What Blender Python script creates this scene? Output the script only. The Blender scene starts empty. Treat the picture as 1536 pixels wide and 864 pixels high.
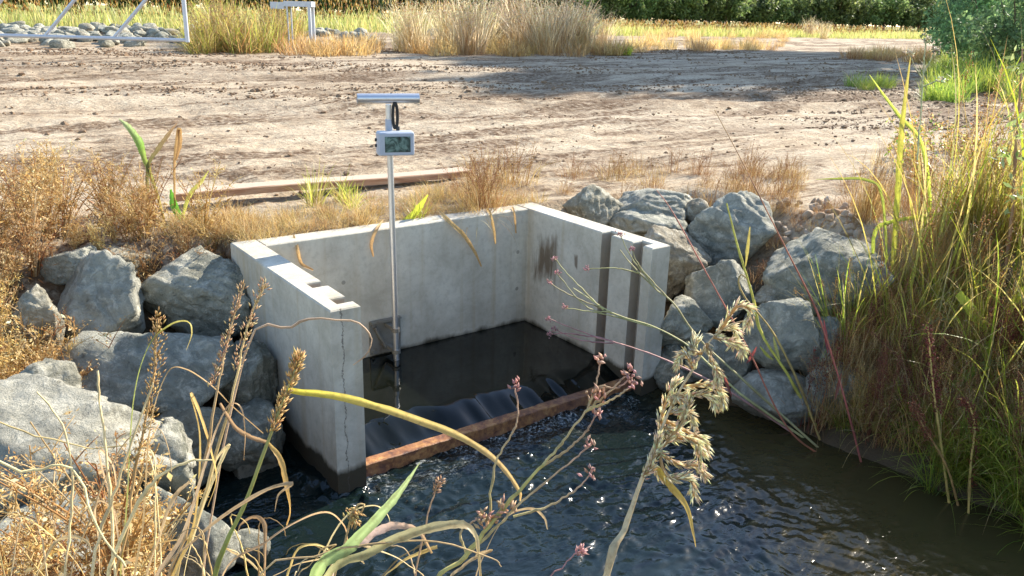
import bpy, math, random
import numpy as np
from mathutils import Vector, noise as mnoise
C = bpy.context.scene.collection
S = bpy.context.scene
rng = np.random.default_rng(11); random.seed(5)

# ---------------------------------------------------------------- camera, sky, sun, exposure
CAM = np.array([-3.2958, -4.2799, 1.2234]); YAW, PITCH, ROLL, F = -0.6389, 0.3191, 0.02697, 1235.6
_cy, _sy, _cp, _sp = math.cos(YAW), math.sin(YAW), math.cos(PITCH), math.sin(PITCH)
_f = np.array([-_sy*_cp, _cy*_cp, -_sp]); _r = np.array([_cy, _sy, 0.0]); _u = np.cross(_r, _f)
RT = math.cos(ROLL)*_r + math.sin(ROLL)*_u; UP = -math.sin(ROLL)*_r + math.cos(ROLL)*_u; FW = _f
cam = bpy.data.cameras.new('camera'); co = bpy.data.objects.new('camera', cam); C.objects.link(co)
cam.sensor_width = 36; cam.lens = F/1536*36; cam.clip_end = 3000; cam.clip_start = 0.02
from mathutils import Matrix
co.matrix_world = Matrix(((RT[0], UP[0], -FW[0], CAM[0]), (RT[1], UP[1], -FW[1], CAM[1]), (RT[2], UP[2], -FW[2], CAM[2]), (0, 0, 0, 1)))
S.camera = co
SUN_AZ, SUN_EL = math.atan2(.99, .145), math.radians(33)
w = bpy.data.worlds.new('World'); S.world = w; w.use_nodes = True
wn = w.node_tree; bg = wn.nodes['Background']
sky = wn.nodes.new('ShaderNodeTexSky'); sky.sky_type = 'NISHITA'; sky.sun_disc = False
sky.sun_elevation = SUN_EL; sky.sun_rotation = SUN_AZ; sky.air_density = 1.0; sky.dust_density = .3; sky.ozone_density = 1.0
wn.links.new(sky.outputs[0], bg.inputs[0]); bg.inputs[1].default_value = 0.135
sl = bpy.data.lights.new('sun', 'SUN'); sl.energy = 4.8; sl.angle = math.radians(0.5); sl.color = (1, .92, .79)
so = bpy.data.objects.new('sun', sl); C.objects.link(so)
sv = Vector((math.sin(SUN_AZ)*math.cos(SUN_EL), math.cos(SUN_AZ)*math.cos(SUN_EL), math.sin(SUN_EL)))
so.rotation_euler = sv.to_track_quat('Z', 'Y').to_euler(); so.location = (8, 2, 9)
S.view_settings.view_transform = 'Standard'; S.view_settings.look = 'None'; S.view_settings.gamma = 1
S.view_settings.exposure = 1.36; S.view_settings.use_curve_mapping = False
S.render.engine = 'CYCLES'; S.cycles.max_bounces = 8; S.cycles.transparent_max_bounces = 6
S.cycles.use_denoising = True

def U(px, py, d):            # world point seen at a photo pixel, d metres ahead
    return CAM + d*(FW + RT*(px-768)/F - UP*(py-432)/F)
def G(px, py, z):            # world point seen at a photo pixel, at height z
    v = FW + RT*(px-768)/F - UP*(py-432)/F
    return CAM + v*(z-CAM[2])/v[2]
def depth(p): return float((np.asarray(p)-CAM) @ FW)

# ---------------------------------------------------------------- noise
def _hash(ix, iy, iz):
    n = (ix.astype(np.int64)*374761393 + iy.astype(np.int64)*668265263 + iz.astype(np.int64)*2147483647) & 0xffffffff
    n = ((n ^ (n >> 13))*1274126177) & 0xffffffff
    n = ((n ^ (n >> 16))*2246822519) & 0xffffffff
    return ((n ^ (n >> 15)) & 0xffffff)/float(0xffffff)*2-1
def vnoise(x, y, z=0.0):
    x, y, z = np.broadcast_arrays(np.asarray(x, float), np.asarray(y, float), np.asarray(z, float))
    i, j, k = np.floor(x), np.floor(y), np.floor(z)
    fx, fy, fz = x-i, y-j, z-k
    fx, fy, fz = [t*t*t*(t*(t*6-15)+10) for t in (fx, fy, fz)]
    r = 0
    for a in (0, 1):
        for b in (0, 1):
            for c in (0, 1):
                r = r + _hash(i+a, j+b, k+c)*(fx if a else 1-fx)*(fy if b else 1-fy)*(fz if c else 1-fz)
    return r
def fbm(x, y, z=0.0, o=4, g=.5):
    r, a = 0, 1.0
    for q in range(o):
        r = r + a*vnoise(x*2**q+17*q, y*2**q+5*q, z*2**q+9*q); a *= g
    return r
def sm(t): t = np.clip(t, 0, 1); return t*t*(3-2*t)

# ---------------------------------------------------------------- mesh collector
class MB:
    def __init__(s): s.v = []; s.f = []; s.c = []; s.n = 0
    def add(s, V, Fs, col=(1, 1, 1)):
        V = np.asarray(V, float).reshape(-1, 3); Cc = np.asarray(col, float)
        if Cc.ndim == 1: Cc = np.broadcast_to(Cc, (len(V), 3))
        s.v.append(V); s.c.append(Cc.reshape(-1, 3))
        Fs = np.asarray(Fs, int)
        s.f.append(Fs + s.n); s.n += len(V)
    def mesh(s, name, mat, smooth=True):
        me = bpy.data.meshes.new(name)
        V = np.concatenate(s.v); Cc = np.concatenate(s.c)
        nl = sum(f.size for f in s.f); npoly = sum(len(f) for f in s.f)
        me.vertices.add(len(V)); me.loops.add(nl); me.polygons.add(npoly)
        me.vertices.foreach_set('co', V.ravel())
        me.loops.foreach_set('vertex_index', np.concatenate([f.ravel() for f in s.f]).astype(np.int32))
        sizes = np.concatenate([np.full(len(f), f.shape[1]) for f in s.f])
        st = np.concatenate([[0], np.cumsum(sizes)[:-1]])
        me.polygons.foreach_set('loop_start', st.astype(np.int32))
        me.update(calc_edges=True); me.validate()
        at = me.color_attributes.new('Col', 'FLOAT_COLOR', 'POINT')
        at.data.foreach_set('color', np.concatenate([Cc, np.ones((len(Cc), 1))], 1).ravel().astype(np.float32))
        me.polygons.foreach_set('use_smooth', np.full(npoly, smooth))
        if mat: me.materials.append(mat)
        return me
    def obj(s, name, mat, parent=None, smooth=True, origin=None):
        if origin is not None:
            s.v = [v-np.asarray(origin) for v in s.v]
        o = bpy.data.objects.new(name, s.mesh(name, mat, smooth)); C.objects.link(o)
        if origin is not None: o.location = origin
        if parent: o.parent = parent
        return o
def tag(o, label=None, cat=None, group=None, kind=None):
    if label: o['label'] = label
    if cat: o['category'] = cat
    if group: o['group'] = group
    if kind: o['kind'] = kind
    return o
def empty(name, loc, label=None, cat=None, group=None):
    o = bpy.data.objects.new(name, None); C.objects.link(o); o.location = loc; o.empty_display_size = .1
    return tag(o, label, cat, group)
def copy_tree(o, parent=None):
    c = o.copy(); C.objects.link(c)
    if parent: c.parent = parent
    for ch in list(o.children): copy_tree(ch, c)
    return c

# shape helpers
def box(mb, c, s, R=None, col=(1, 1, 1)):
    q = np.array([(a, b, d) for a in (-.5, .5) for b in (-.5, .5) for d in (-.5, .5)])*np.asarray(s)
    if R is not None: q = q @ np.asarray(R).T
    mb.add(q+np.asarray(c), [(0, 1, 3, 2), (4, 6, 7, 5), (0, 4, 5, 1), (2, 3, 7, 6), (0, 2, 6, 4), (1, 5, 7, 3)], col)
def crom(P, n):
    P = np.asarray(P, float)
    if len(P) == 2: return P[0]+(P[1]-P[0])*np.linspace(0, 1, n)[:, None]
    Q = np.vstack([2*P[0]-P[1], P, 2*P[-1]-P[-2]]); out = []
    for t in np.linspace(0, len(P)-1-1e-9, n):
        i = int(t); u = t-i; a, b, c, d = Q[i:i+4]
        out.append(.5*(2*b+(c-a)*u+(2*a-5*b+4*c-d)*u*u+(3*b-a-3*c+d)*u**3))
    return np.array(out)
def frames(P):
    T = np.gradient(P, axis=0); T /= np.linalg.norm(T, axis=1)[:, None]+1e-12
    up = np.array([0, 0, 1.0]); N = []
    for t in T:
        a = np.cross(t, up)
        if np.linalg.norm(a) < .15: a = np.cross(t, np.array([.8, -.6, 0]))
        N.append(a/np.linalg.norm(a))
    N = np.array(N)
    for i in range(1, len(N)):
        if N[i] @ N[i-1] < 0: N[i] *= -1
    return T, N, np.cross(T, N)
def tube(mb, P, r, col=(1, 1, 1), k=6, n=None, cap=True, straight=False):
    P = np.asarray(P, float)
    if not straight: P = crom(P, n or max(2, len(P)*4))
    m = len(P)
    rr = np.interp(np.linspace(0, 1, m), np.linspace(0, 1, len(np.atleast_1d(r))), np.atleast_1d(r)) if np.size(r) > 1 else np.full(m, float(r))
    T, N, B = frames(P); a = np.arange(k)*2*math.pi/k
    V = P[:, None]+rr[:, None, None]*(np.cos(a)[None, :, None]*N[:, None]+np.sin(a)[None, :, None]*B[:, None])
    i = np.arange(m-1)[:, None]*k; j = np.arange(k)[None]; j2 = (j+1) % k
    Fq = np.stack([i+j, i+j2, i+k+j2, i+k+j], -1).reshape(-1, 4)
    col = np.asarray(col, float)
    cc = col if col.ndim == 1 else np.repeat(np.stack([np.interp(np.linspace(0, 1, m), np.linspace(0, 1, len(col)), col[:, q]) for q in range(3)], 1), k, 0)
    n0 = mb.n
    mb.add(V.reshape(-1, 3), Fq, cc)
    if cap:
        for e, s in ((0, -1), (m-1, 1)):
            c = cc if np.ndim(cc) == 1 else cc[e*k]
            rim = V[e]; nn = mb.n
            mb.add(np.vstack([P[e], rim]), [(0, 1+q, 1+(q+1) % k) if s > 0 else (0, 1+(q+1) % k, 1+q) for q in range(k)], c)
def ribbon(mb, P, w, col, n=14, hint=None, fold=.18, twist=0):
    P = crom(P, n); m = len(P)
    ww = np.interp(np.linspace(0, 1, m), np.linspace(0, 1, len(w)), w)
    T = np.gradient(P, axis=0); T /= np.linalg.norm(T, axis=1)[:, None]+1e-12
    h = np.asarray(hint if hint is not None else (-.5, -.6, .6), float)
    Sd = np.cross(T, h); Sd /= np.linalg.norm(Sd, axis=1)[:, None]+1e-9
    Nn = np.cross(Sd, T)
    tw = np.linspace(0, twist, m)[:, None]
    S2 = Sd*np.cos(tw)+Nn*np.sin(tw); N2 = -Sd*np.sin(tw)+Nn*np.cos(tw)
    us = np.array([-.5, -.27, 0, .27, .5]); fl = np.array([0, .7, 1, .7, 0])
    edge = 1+.10*rng.normal(size=(m, 5))*np.array([1, .3, 0, .3, 1])
    V = P[:, None]+S2[:, None]*(us[None]*edge*ww[:, None])[:, :, None]-N2[:, None]*((ww*fold)[:, None]*fl[None])[:, :, None]
    i = np.arange(m-1)[:, None]*5; j = np.arange(4)[None]
    Fq = np.stack([i+j, i+j+1, i+j+6, i+j+5], -1).reshape(-1, 4)
    col = np.asarray(col, float)
    if col.ndim == 1: col = np.stack([col, col])
    cc = np.stack([np.interp(np.linspace(0, 1, m), np.linspace(0, 1, len(col)), col[:, q]) for q in range(3)], 1)
    st = rng.uniform(.72, 1.18, 5)*np.array([1, 1, 1.12, 1, 1])
    cc = np.clip(cc[:, None]*st[None, :, None]*(1+rng.normal(0, .07, (m, 5, 1))), .01, .95)
    mb.add(V.reshape(-1, 3), Fq, cc.reshape(-1, 3))
def blades(mb, P, az, tilt, L, W, droop, c0, c1, nseg=5, pw=1.5):
    P = np.asarray(P, float); n = len(P)
    az, tilt, L, W, droop = [np.broadcast_to(np.asarray(q, float), (n,)) for q in (az, tilt, L, W, droop)]
    c0 = np.broadcast_to(np.asarray(c0, float), (n, 3)); c1 = np.broadcast_to(np.asarray(c1, float), (n, 3))
    h = np.stack([np.cos(az), np.sin(az), 0*az], 1)
    tw = rng.uniform(-1.2, 1.2, n); sa = az+math.pi/2+tw
    side = np.stack([np.cos(sa), np.sin(sa), 0*sa], 1)
    pos = [P]; ss = np.linspace(0, 1, nseg+1)
    for k in range(nseg):
        a = tilt+droop*((k+.5)/nseg)**pw
        pos.append(pos[-1]+(L/nseg)[:, None]*(np.sin(a)[:, None]*h+np.cos(a)[:, None]*np.array([0, 0, 1.0])))
    pos = np.stack(pos, 1)
    wp = (1-ss)**.7*(.55+.9*ss**.5); wp[-1] = .03
    off = side[:, None]*(W[:, None]*wp[None])[:, :, None]/2
    V = np.stack([pos-off, pos+off], 2)
    cc = c0[:, None]*(1-ss)[None, :, None]+c1[:, None]*ss[None, :, None]
    cc = np.repeat(cc[:, :, None], 2, 2)
    b = (np.arange(n)*(nseg+1)*2)[:, None]; k = np.arange(nseg)[None]*2
    Fq = np.stack([b+k, b+k+1, b+k+3, b+k+2], -1).reshape(-1, 4)
    mb.add(V.reshape(-1, 3), Fq, cc.reshape(-1, 3))
    return pos
def leaves(mb, P, size, col, asp=.5, direction=None, spread=1.0):
    P = np.asarray(P, float); n = len(P); size = np.broadcast_to(size, (n,))
    a = rng.normal(size=(n, 3))
    if direction is not None: a = a*spread+np.asarray(direction)
    a /= np.linalg.norm(a, axis=1)[:, None]
    b = np.cross(a, rng.normal(size=(n, 3))); b /= np.linalg.norm(b, axis=1)[:, None]+1e-9
    c = np.cross(a, b)
    s = size[:, None]
    V = np.stack([P, P+a*s*.5+b*s*asp*.5+c*s*.08, P+a*s, P+a*s*.5-b*s*asp*.5+c*s*.08], 1)
    Fq = np.arange(n*4).reshape(n, 4)
    col = np.broadcast_to(col, (n, 3)) if np.ndim(col) == 1 else col
    mb.add(V.reshape(-1, 3), Fq, np.repeat(col, 4, 0))
def seeds(mb, P, D, L, r, col):
    P = np.asarray(P, float); n = len(P); D = np.asarray(D, float); D = D/(np.linalg.norm(D, axis=1)[:, None]+1e-9)
    b = np.cross(D, rng.normal(size=(n, 3))); b /= np.linalg.norm(b, axis=1)[:, None]+1e-9; c = np.cross(D, b)
    L = np.broadcast_to(L, (n,))[:, None]; r = np.broadcast_to(r, (n,))[:, None]
    m = P+D*L*.45
    V = np.stack([P, m+b*r, m+c*r, m-b*r, m-c*r, P+D*L], 1)
    base = (np.arange(n)*6)[:, None, None]
    T = np.array([(0, 2, 1), (0, 3, 2), (0, 4, 3), (0, 1, 4), (5, 1, 2), (5, 2, 3), (5, 3, 4), (5, 4, 1)])[None]
    col = np.broadcast_to(col, (n, 3)) if np.ndim(col) == 1 else col
    mb.add(V.reshape(-1, 3), (base+T).reshape(-1, 3), np.repeat(col, 6, 0))
def jit(c, n, a=.2):
    c = np.asarray(c, float)
    return np.clip(c*(1+rng.normal(0, a, (n, 1)))*(1+rng.normal(0, a*.35, (n, 3))), .002, .95)
def pick(cols, n, a=.2):
    cols = np.asarray(cols, float); return np.clip(cols[rng.integers(0, len(cols), n)]*(1+rng.normal(0, a, (n, 1))), .002, .95)

# ---------------------------------------------------------------- materials
class NT:
    def __init__(s, name):
        s.m = bpy.data.materials.new(name); s.m.use_nodes = True; s.t = s.m.node_tree
        s.b = s.t.nodes['Principled BSDF']; s.out = s.t.nodes['Material Output']
    def n(s, ty, **kw):
        x = s.t.nodes.new('ShaderNode'+ty)
        for k, v in kw.items():
            if k.startswith('i_'): x.inputs[k[2:].replace('_', ' ')].default_value = v
            else: setattr(x, k, v)
        return x
    def l(s, a, b): s.t.links.new(a, b)
    def coord(s, which='Object', scale=(1, 1, 1), rot=(0, 0, 0)):
        tc = s.n('TexCoord'); mp = s.n('Mapping'); mp.inputs['Scale'].default_value = scale; mp.inputs['Rotation'].default_value = rot
        s.l(tc.outputs[which], mp.inputs['Vector']); return mp.outputs[0]
    def geo(s): return s.n('NewGeometry').outputs['Position']
    def noise(s, vec, scale, detail=5, rough=.6, dist=0):
        x = s.n('TexNoise'); x.inputs['Scale'].default_value = scale; x.inputs['Detail'].default_value = detail
        x.inputs['Roughness'].default_value = rough; x.inputs['Distortion'].default_value = dist
        s.l(vec, x.inputs['Vector']); return x.outputs['Fac']
    def ramp(s, fac, stops):
        x = s.n('ValToRGB'); e = x.color_ramp.elements
        while len(e) < len(stops): e.new(.5)
        for el, (p, c) in zip(e, stops):
            el.position = p; el.color = (*c, 1) if np.ndim(c) else (c, c, c, 1)
        s.l(fac, x.inputs[0]); return x.outputs[0]
    def mix(s, fac, a, b, bt='MIX'):
        x = s.n('Mix', data_type='RGBA', blend_type=bt)
        for v, i in ((fac, 0), (a, 6), (b, 7)):
            if hasattr(v, 'links'): s.l(v, x.inputs[i])
            elif i == 0: x.inputs[0].default_value = v
            else: x.inputs[i].default_value = (*v, 1)
        return x.outputs[2]
    def math(s, op, a, b=0.0, c=None):
        x = s.n('Math', operation=op)
        for i, v in enumerate((a, b, c)):
            if v is None: continue
            if hasattr(v, 'links'): s.l(v, x.inputs[i])
            else: x.inputs[i].default_value = v
        return x.outputs[0]
    def sep(s, v):
        x = s.n('SeparateXYZ'); s.l(v, x.inputs[0]); return x.outputs
    def bump(s, h, strength=.5, dist=.02, normal=None):
        x = s.n('Bump'); x.inputs['Strength'].default_value = strength; x.inputs['Distance'].default_value = dist
        s.l(h, x.inputs['Height'])
        if normal: s.l(normal, x.inputs['Normal'])
        return x.outputs[0]
    def fin(s, col=None, rough=None, nor=None, metal=None, spec=None):
        for v, k in ((col, 'Base Color'), (rough, 'Roughness'), (nor, 'Normal'), (metal, 'Metallic'), (spec, 'Specular IOR Level')):
            if v is None: continue
            if hasattr(v, 'links'): s.l(v, s.b.inputs[k])
            elif k == 'Base Color': s.b.inputs[k].default_value = (*v, 1)
            else: s.b.inputs[k].default_value = v
        return s.m

def plant_mat(name, trans=.4, rough=.55, spec=.35):
    m = NT(name); a = m.n('Attribute', attribute_name='Col')
    oi = m.n('ObjectInfo')
    hsv = m.n('HueSaturation'); nz = m.noise(m.geo(), 90, 4, .7)
    cv = m.mix(m.ramp(nz, [(.36, .55), (.5, 0.0)]), a.outputs['Color'], m.mix(.6, a.outputs['Color'], (.16, .09, .035)))
    m.l(cv, hsv.inputs['Color'])
    m.l(m.math('MULTIPLY_ADD', oi.outputs['Random'], .35, .82), hsv.inputs['Value'])
    m.l(m.math('MULTIPLY_ADD', oi.outputs['Random'], .03, .485), hsv.inputs['Hue'])
    m.l(hsv.outputs[0], m.b.inputs['Base Color']); m.b.inputs['Roughness'].default_value = rough
    m.b.inputs['Specular IOR Level'].default_value = spec
    tr = m.n('BsdfTranslucent'); m.l(hsv.outputs[0], tr.inputs[0])
    mx = m.n('MixShader'); mx.inputs[0].default_value = trans
    m.l(m.b.outputs[0], mx.inputs[1]); m.l(tr.outputs[0], mx.inputs[2]); m.l(mx.outputs[0], m.out.inputs[0])
    return m.m
M_PLANT = plant_mat('grass_blade', .62, .4, .55)
M_DRY = plant_mat('dry_straw', .35, .6, .3)
M_PLUME = plant_mat('plume_husk', .6, .5, .4)
M_LEAF = plant_mat('tree_leaf', .48)
M_STEM = plant_mat('stem', .05, .6, .3)

def mat_dirt():
    m = NT('dirt'); p = m.geo()
    def st(scale, rot):
        mp = m.n('Mapping'); mp.inputs['Scale'].default_value = scale; mp.inputs['Rotation'].default_value = rot
        m.l(p, mp.inputs['Vector']); return mp.outputs[0]
    track = m.noise(st((.2, 1.0, 1), (0, 0, .33)), 1.25, 8, .68, .8)
    fine = m.noise(p, 14, 8, .7); mid = m.noise(p, 2.6, 6, .62, .3); big = m.noise(p, .22, 4, .55)
    base = m.ramp(mid, [(.3, (.30, .22, .14)), (.5, (.45, .355, .245)), (.7, (.59, .49, .355))])
    base = m.mix(m.ramp(big, [(.42, 0.0), (.62, .8)]), base, (.50, .42, .31))
    dark = m.ramp(track, [(.47, 0.0), (.55, 1.0)])
    dark = m.mix(m.ramp(fine, [(.38, 0.05), (.56, 1.0)]), (0, 0, 0), dark)
    col = m.mix(dark, base, (.115, .068, .038))
    rt = m.sep(m.n('Attribute', attribute_name='Col').outputs['Color'])[0]
    clump = m.ramp(m.noise(st((.6, 1.5, 1), (0, 0, .34)), 5.5, 7, .75, .4), [(.40, 0.0), (.56, 1.0)])
    col = m.mix(m.math('MULTIPLY', m.math('MULTIPLY', rt, clump), .85), col, (.10, .06, .034))
    crumbs = m.ramp(m.noise(st((1, 1.6, 1), (0, 0, .3)), 21, 7, .78), [(.51, 0.0), (.62, .85)])
    col = m.mix(crumbs, col, (.2, .135, .085))
    # humus-brown soil on the steep cut of the banks and silt under water
    z = m.sep(p)[2]
    low = m.ramp(m.math('MULTIPLY_ADD', z, 1.0, 1.0), [(.55, 1.0), (.93, 0.0)])
    col = m.mix(low, col, (.12, .085, .05))
    h = m.math('ADD', m.math('MULTIPLY', fine, .6), m.math('ADD', m.math('MULTIPLY', mid, .9), m.math('MULTIPLY', track, 1.6)))
    return m.fin(col, .95, m.bump(h, 1.0, .06), spec=.1)
def mat_farfield():
    m = NT('field_grass'); p = m.geo()
    n1 = m.noise(p, .25, 6, .6); n2 = m.noise(p, 3, 5, .7)
    col = m.ramp(n1, [(.35, (.30, .25, .10)), (.5, (.25, .27, .07)), (.65, (.42, .34, .2))])
    col = m.mix(m.ramp(n2, [(.4, 0.0), (.7, .5)]), col, (.14, .15, .04))
    return m.fin(col, .95, m.bump(n2, .8, .2), spec=.1)
def mat_concrete():
    m = NT('concrete'); p = m.geo(); x, y, z = m.sep(p)
    n1 = m.noise(p, 3, 7, .62, .4); n2 = m.noise(p, 26, 6, .7); n3 = m.noise(p, 130, 3, .6)
    col = m.ramp(n1, [(.3, (.37, .345, .295)), (.47, (.50, .475, .42)), (.6, (.56, .54, .485)), (.74, (.63, .60, .54))])
    col = m.mix(m.ramp(n2, [(.36, .35), (.52, 0.0)]), col, (.31, .29, .25))
    # vertical run-off streaks
    mp = m.n('Mapping'); mp.inputs['Scale'].default_value = (9, 9, .35); m.l(p, mp.inputs['Vector'])
    stk = m.noise(mp.outputs[0], 1, 4, .55)
    col = m.mix(m.ramp(stk, [(.53, 0.0), (.70, .55)]), col, (.38, .30, .19))
    # brown run-off stain on the right-hand wall, below its top
    mp2 = m.n('Mapping'); mp2.inputs['Scale'].default_value = (1, 17, 2.6); m.l(p, mp2.inputs['Vector'])
    sn = m.noise(mp2.outputs[0], 1, 5, .65)
    cy = m.math('ABSOLUTE', m.math('ADD', y, .20)); cz = m.math('ABSOLUTE', m.math('ADD', z, .30))
    msk = m.math('SUBTRACT', 1.0, m.math('MAXIMUM', m.math('DIVIDE', cy, .13), m.math('DIVIDE', cz, .19)))
    right = m.math('GREATER_THAN', x, -.03)
    msk = m.math('MULTIPLY', m.math('ADD', msk, m.math('MULTIPLY_ADD', sn, 2.4, -1.25)), right)
    col = m.mix(m.ramp(msk, [(.0, 0.0), (.3, .45), (.62, .9)]), col, (.13, .09, .055))
    cy2 = m.math('DIVIDE', m.math('ABSOLUTE', m.math('ADD', y, .51)), .022); cz2 = m.math('DIVIDE', m.math('ABSOLUTE', m.math('ADD', z, .24)), .06)
    m2 = m.math('MULTIPLY', m.math('ADD', m.math('SUBTRACT', 1.0, m.math('MAXIMUM', cy2, cz2)), m.math('MULTIPLY_ADD', sn, 2, -1.0)), right)
    col = m.mix(m.ramp(m2, [(.2, 0.0), (.5, .8)]), col, (.13, .09, .06))
    def band(a, b_): return m.math('MULTIPLY', m.math('GREATER_THAN', y, a), m.math('LESS_THAN', y, b_))
    gy_ = m.math('ADD', band(-.8215, -.7335), band(-1.0865, -.9985))
    gx_ = m.math('ADD', m.math('MULTIPLY', m.math('GREATER_THAN', x, .003), m.math('LESS_THAN', x, .08)), m.math('MULTIPLY', m.math('LESS_THAN', x, -1.803), m.math('GREATER_THAN', x, -1.88)))
    gm = m.math('MULTIPLY', m.math('MULTIPLY', gy_, gx_), m.math('LESS_THAN', z, -.012))
    col = m.mix(m.math('MULTIPLY', gm, m.ramp(n1, [(.25, .35), (.6, .75)])), col, (.30, .225, .17))
    blot = m.noise(p, 1.7, 6, .7, .6)
    col = m.mix(m.ramp(blot, [(.36, .55), (.5, 0.0)]), col, (.35, .33, .28))
    for hx, hz in ((-.075, -.29), (-.075, -.55), (-1.35, -.29)):   # form-tie holes in the back wall
        dd_ = m.math('SQRT', m.math('ADD', m.math('POWER', m.math('SUBTRACT', x, hx), 2.0), m.math('POWER', m.math('SUBTRACT', z, hz), 2.0)))
        th = m.math('MULTIPLY', m.math('LESS_THAN', dd_, .013), m.math('LESS_THAN', m.math('ABSOLUTE', y), .01))
        col = m.mix(m.math('MULTIPLY', th, .55), col, (.12, .11, .1))
    col = m.mix(1.0, col, (1.0, .965, .89), 'MULTIPLY')
    # the wet, mossy line above the water
    wet = m.ramp(m.math('ADD', z, m.math('MULTIPLY', n1, .05)), [(.0, 0.0), (1.0, 0.0)])
    zz = m.math('MULTIPLY_ADD', z, 5.0, m.math('MULTIPLY_ADD', m.math('ADD', n1, m.math('MULTIPLY', stk, .6)), .55, 4.42))
    wet = m.ramp(zz, [(.83, 1.0), (1.0, 0.0)])
    col = m.mix(wet, col, (.055, .045, .028))
    # crack down the end of the left wall
    xx = m.math('ADD', x, m.math('MULTIPLY_ADD', m.noise(p, 24, 6, .75), .06, 1.862))
    ck = m.math('LESS_THAN', m.math('ABSOLUTE', xx), .0018)
    ck = m.math('MULTIPLY', ck, m.math('LESS_THAN', y, -1.15))
    col = m.mix(m.math('MULTIPLY', ck, .85), col, (.10, .08, .065))
    pit = m.ramp(n3, [(.28, 0.0), (.36, 1.0)])
    h = m.math('ADD', m.math('MULTIPLY', n2, .8), m.math('ADD', m.math('MULTIPLY', pit, .35), m.math('MULTIPLY', ck, -1.5)))
    return m.fin(col, .85, m.bump(h, .55, .008), spec=.3)
def mat_rock():
    m = NT('rock'); o = m.coord('Object'); oi = m.n('ObjectInfo')
    ad = m.n('VectorMath', operation='ADD'); m.l(o, ad.inputs[0]); m.l(oi.outputs['Random'], ad.inputs[1])
    sc = m.n('VectorMath', operation='MULTIPLY_ADD'); m.l(oi.outputs['Random'], sc.inputs[0]); sc.inputs[1].default_value = (37, 91, 13); m.l(o, sc.inputs[2])
    v = sc.outputs[0]
    n1 = m.noise(v, 3.2, 8, .65, .8); n2 = m.noise(v, 15, 8, .75, .3); n3 = m.noise(v, 60, 5, .7)
    a = m.ramp(n1, [(.3, (.075, .08, .068)), (.43, (.205, .205, .18)), (.55, (.36, .35, .30)), (.7, (.58, .555, .48))])
    tint = m.ramp(oi.outputs['Random'], [(.0, (.34, .26, .17)), (.35, (.27, .27, .21)), (.65, (.23, .265, .255)), (1.0, (.50, .475, .41))])
    col = m.mix(.42, a, tint)
    col = m.mix(m.ramp(n2, [(.5, 0.0), (.64, .75)]), col, (.62, .60, .53))
    col = m.mix(m.ramp(n2, [(.30, .75), (.43, 0.0)]), col, (.075, .072, .055))
    ve = m.n('TexVoronoi', feature='DISTANCE_TO_EDGE'); ve.inputs['Scale'].default_value = 4.5; 
    dm = m.n('Mix', data_type='VECTOR'); dm.inputs[0].default_value = .22; m.l(v, dm.inputs[4]); nt = m.n('TexNoise'); nt.inputs['Scale'].default_value = 5; m.l(v, nt.inputs['Vector']); m.l(nt.outputs['Color'], dm.inputs[5])
    m.l(dm.outputs[1], ve.inputs['Vector'])
    vein = m.ramp(ve.outputs['Distance'], [(.0, 1.0), (.03, 0.0)])
    col = m.mix(m.math('MULTIPLY', vein, .3), col, (.1, .09, .075)); col = m.mix(1.0, col, (1.0, .975, .90), 'MULTIPLY')
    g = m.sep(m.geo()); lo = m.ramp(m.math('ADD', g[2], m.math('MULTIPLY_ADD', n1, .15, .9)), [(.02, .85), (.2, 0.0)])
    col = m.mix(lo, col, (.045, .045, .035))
    h = m.math('ADD', m.math('MULTIPLY', n2, 1.0), m.math('ADD', m.math('MULTIPLY', n3, .35), m.math('MULTIPLY', n1, 1.0)))
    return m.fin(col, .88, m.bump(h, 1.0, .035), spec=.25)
def mat_cobble():
    m = NT('cobble'); o = m.coord('Object'); oi = m.n('ObjectInfo')
    n = m.noise(o, 20, 5, .7)
    c = m.ramp(oi.outputs['Random'], [(0, (.30, .2, .12)), (.5, (.38, .28, .19)), (1, (.46, .39, .31))])
    return m.fin(m.mix(m.ramp(n, [(.4, 0.0), (.7, .4)]), c, (.2, .14, .09)), .9, m.bump(n, .6, .01), spec=.2)
def mat_metal(name, col, rough, metal=.9, dirt=.2, dcol=(.2, .18, .15)):
    m = NT(name); o = m.coord('Object'); n = m.noise(o, 14, 6, .7)
    c = m.mix(m.ramp(n, [(.5, 0.0), (.75, dirt)]), col, dcol)
    return m.fin(c, m.math('MULTIPLY_ADD', n, .25, rough-.1), m.bump(n, .15, .002), metal)
def mat_rust():
    m = NT('rusty_steel'); p = m.geo(); n = m.noise(p, 22, 8, .72, .4); n2 = m.noise(p, 4, 4, .5); x = m.sep(p)[0]
    c = m.ramp(n, [(.32, (.06, .025, .018)), (.46, (.20, .08, .035)), (.58, (.36, .17, .06)), (.72, (.52, .30, .12))])
    c = m.mix(m.ramp(n2, [(.5, 0.0), (.65, .6)]), c, (.2, .10, .075))
    c = m.mix(m.ramp(m.math('ADD', x, m.math('MULTIPLY', n, .5)), [(0, 0.0), (1, 0.0)]), c, c)
    return m.fin(c, .55, m.bump(n, .8, .008), spec=.5)
def mat_wood():
    m = NT('weathered_timber'); o = m.coord('Object', (1.2, 16, 16)); n = m.noise(o, 2.2, 7, .65, .6); f = m.noise(o, 14, 4, .6)
    c = m.ramp(n, [(.3, (.26, .125, .065)), (.5, (.40, .22, .125)), (.72, (.5, .33, .21))])
    sp = m.sep(m.n('NewGeometry').outputs['Normal'])
    c = m.mix(m.ramp(sp[2], [(.6, 0.0), (.9, .75)]), c, (.5, .41, .32))   # paler brown mixed in on the upper face
    return m.fin(c, .85, m.bump(m.math('ADD', n, f), .5, .006), spec=.2)
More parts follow.
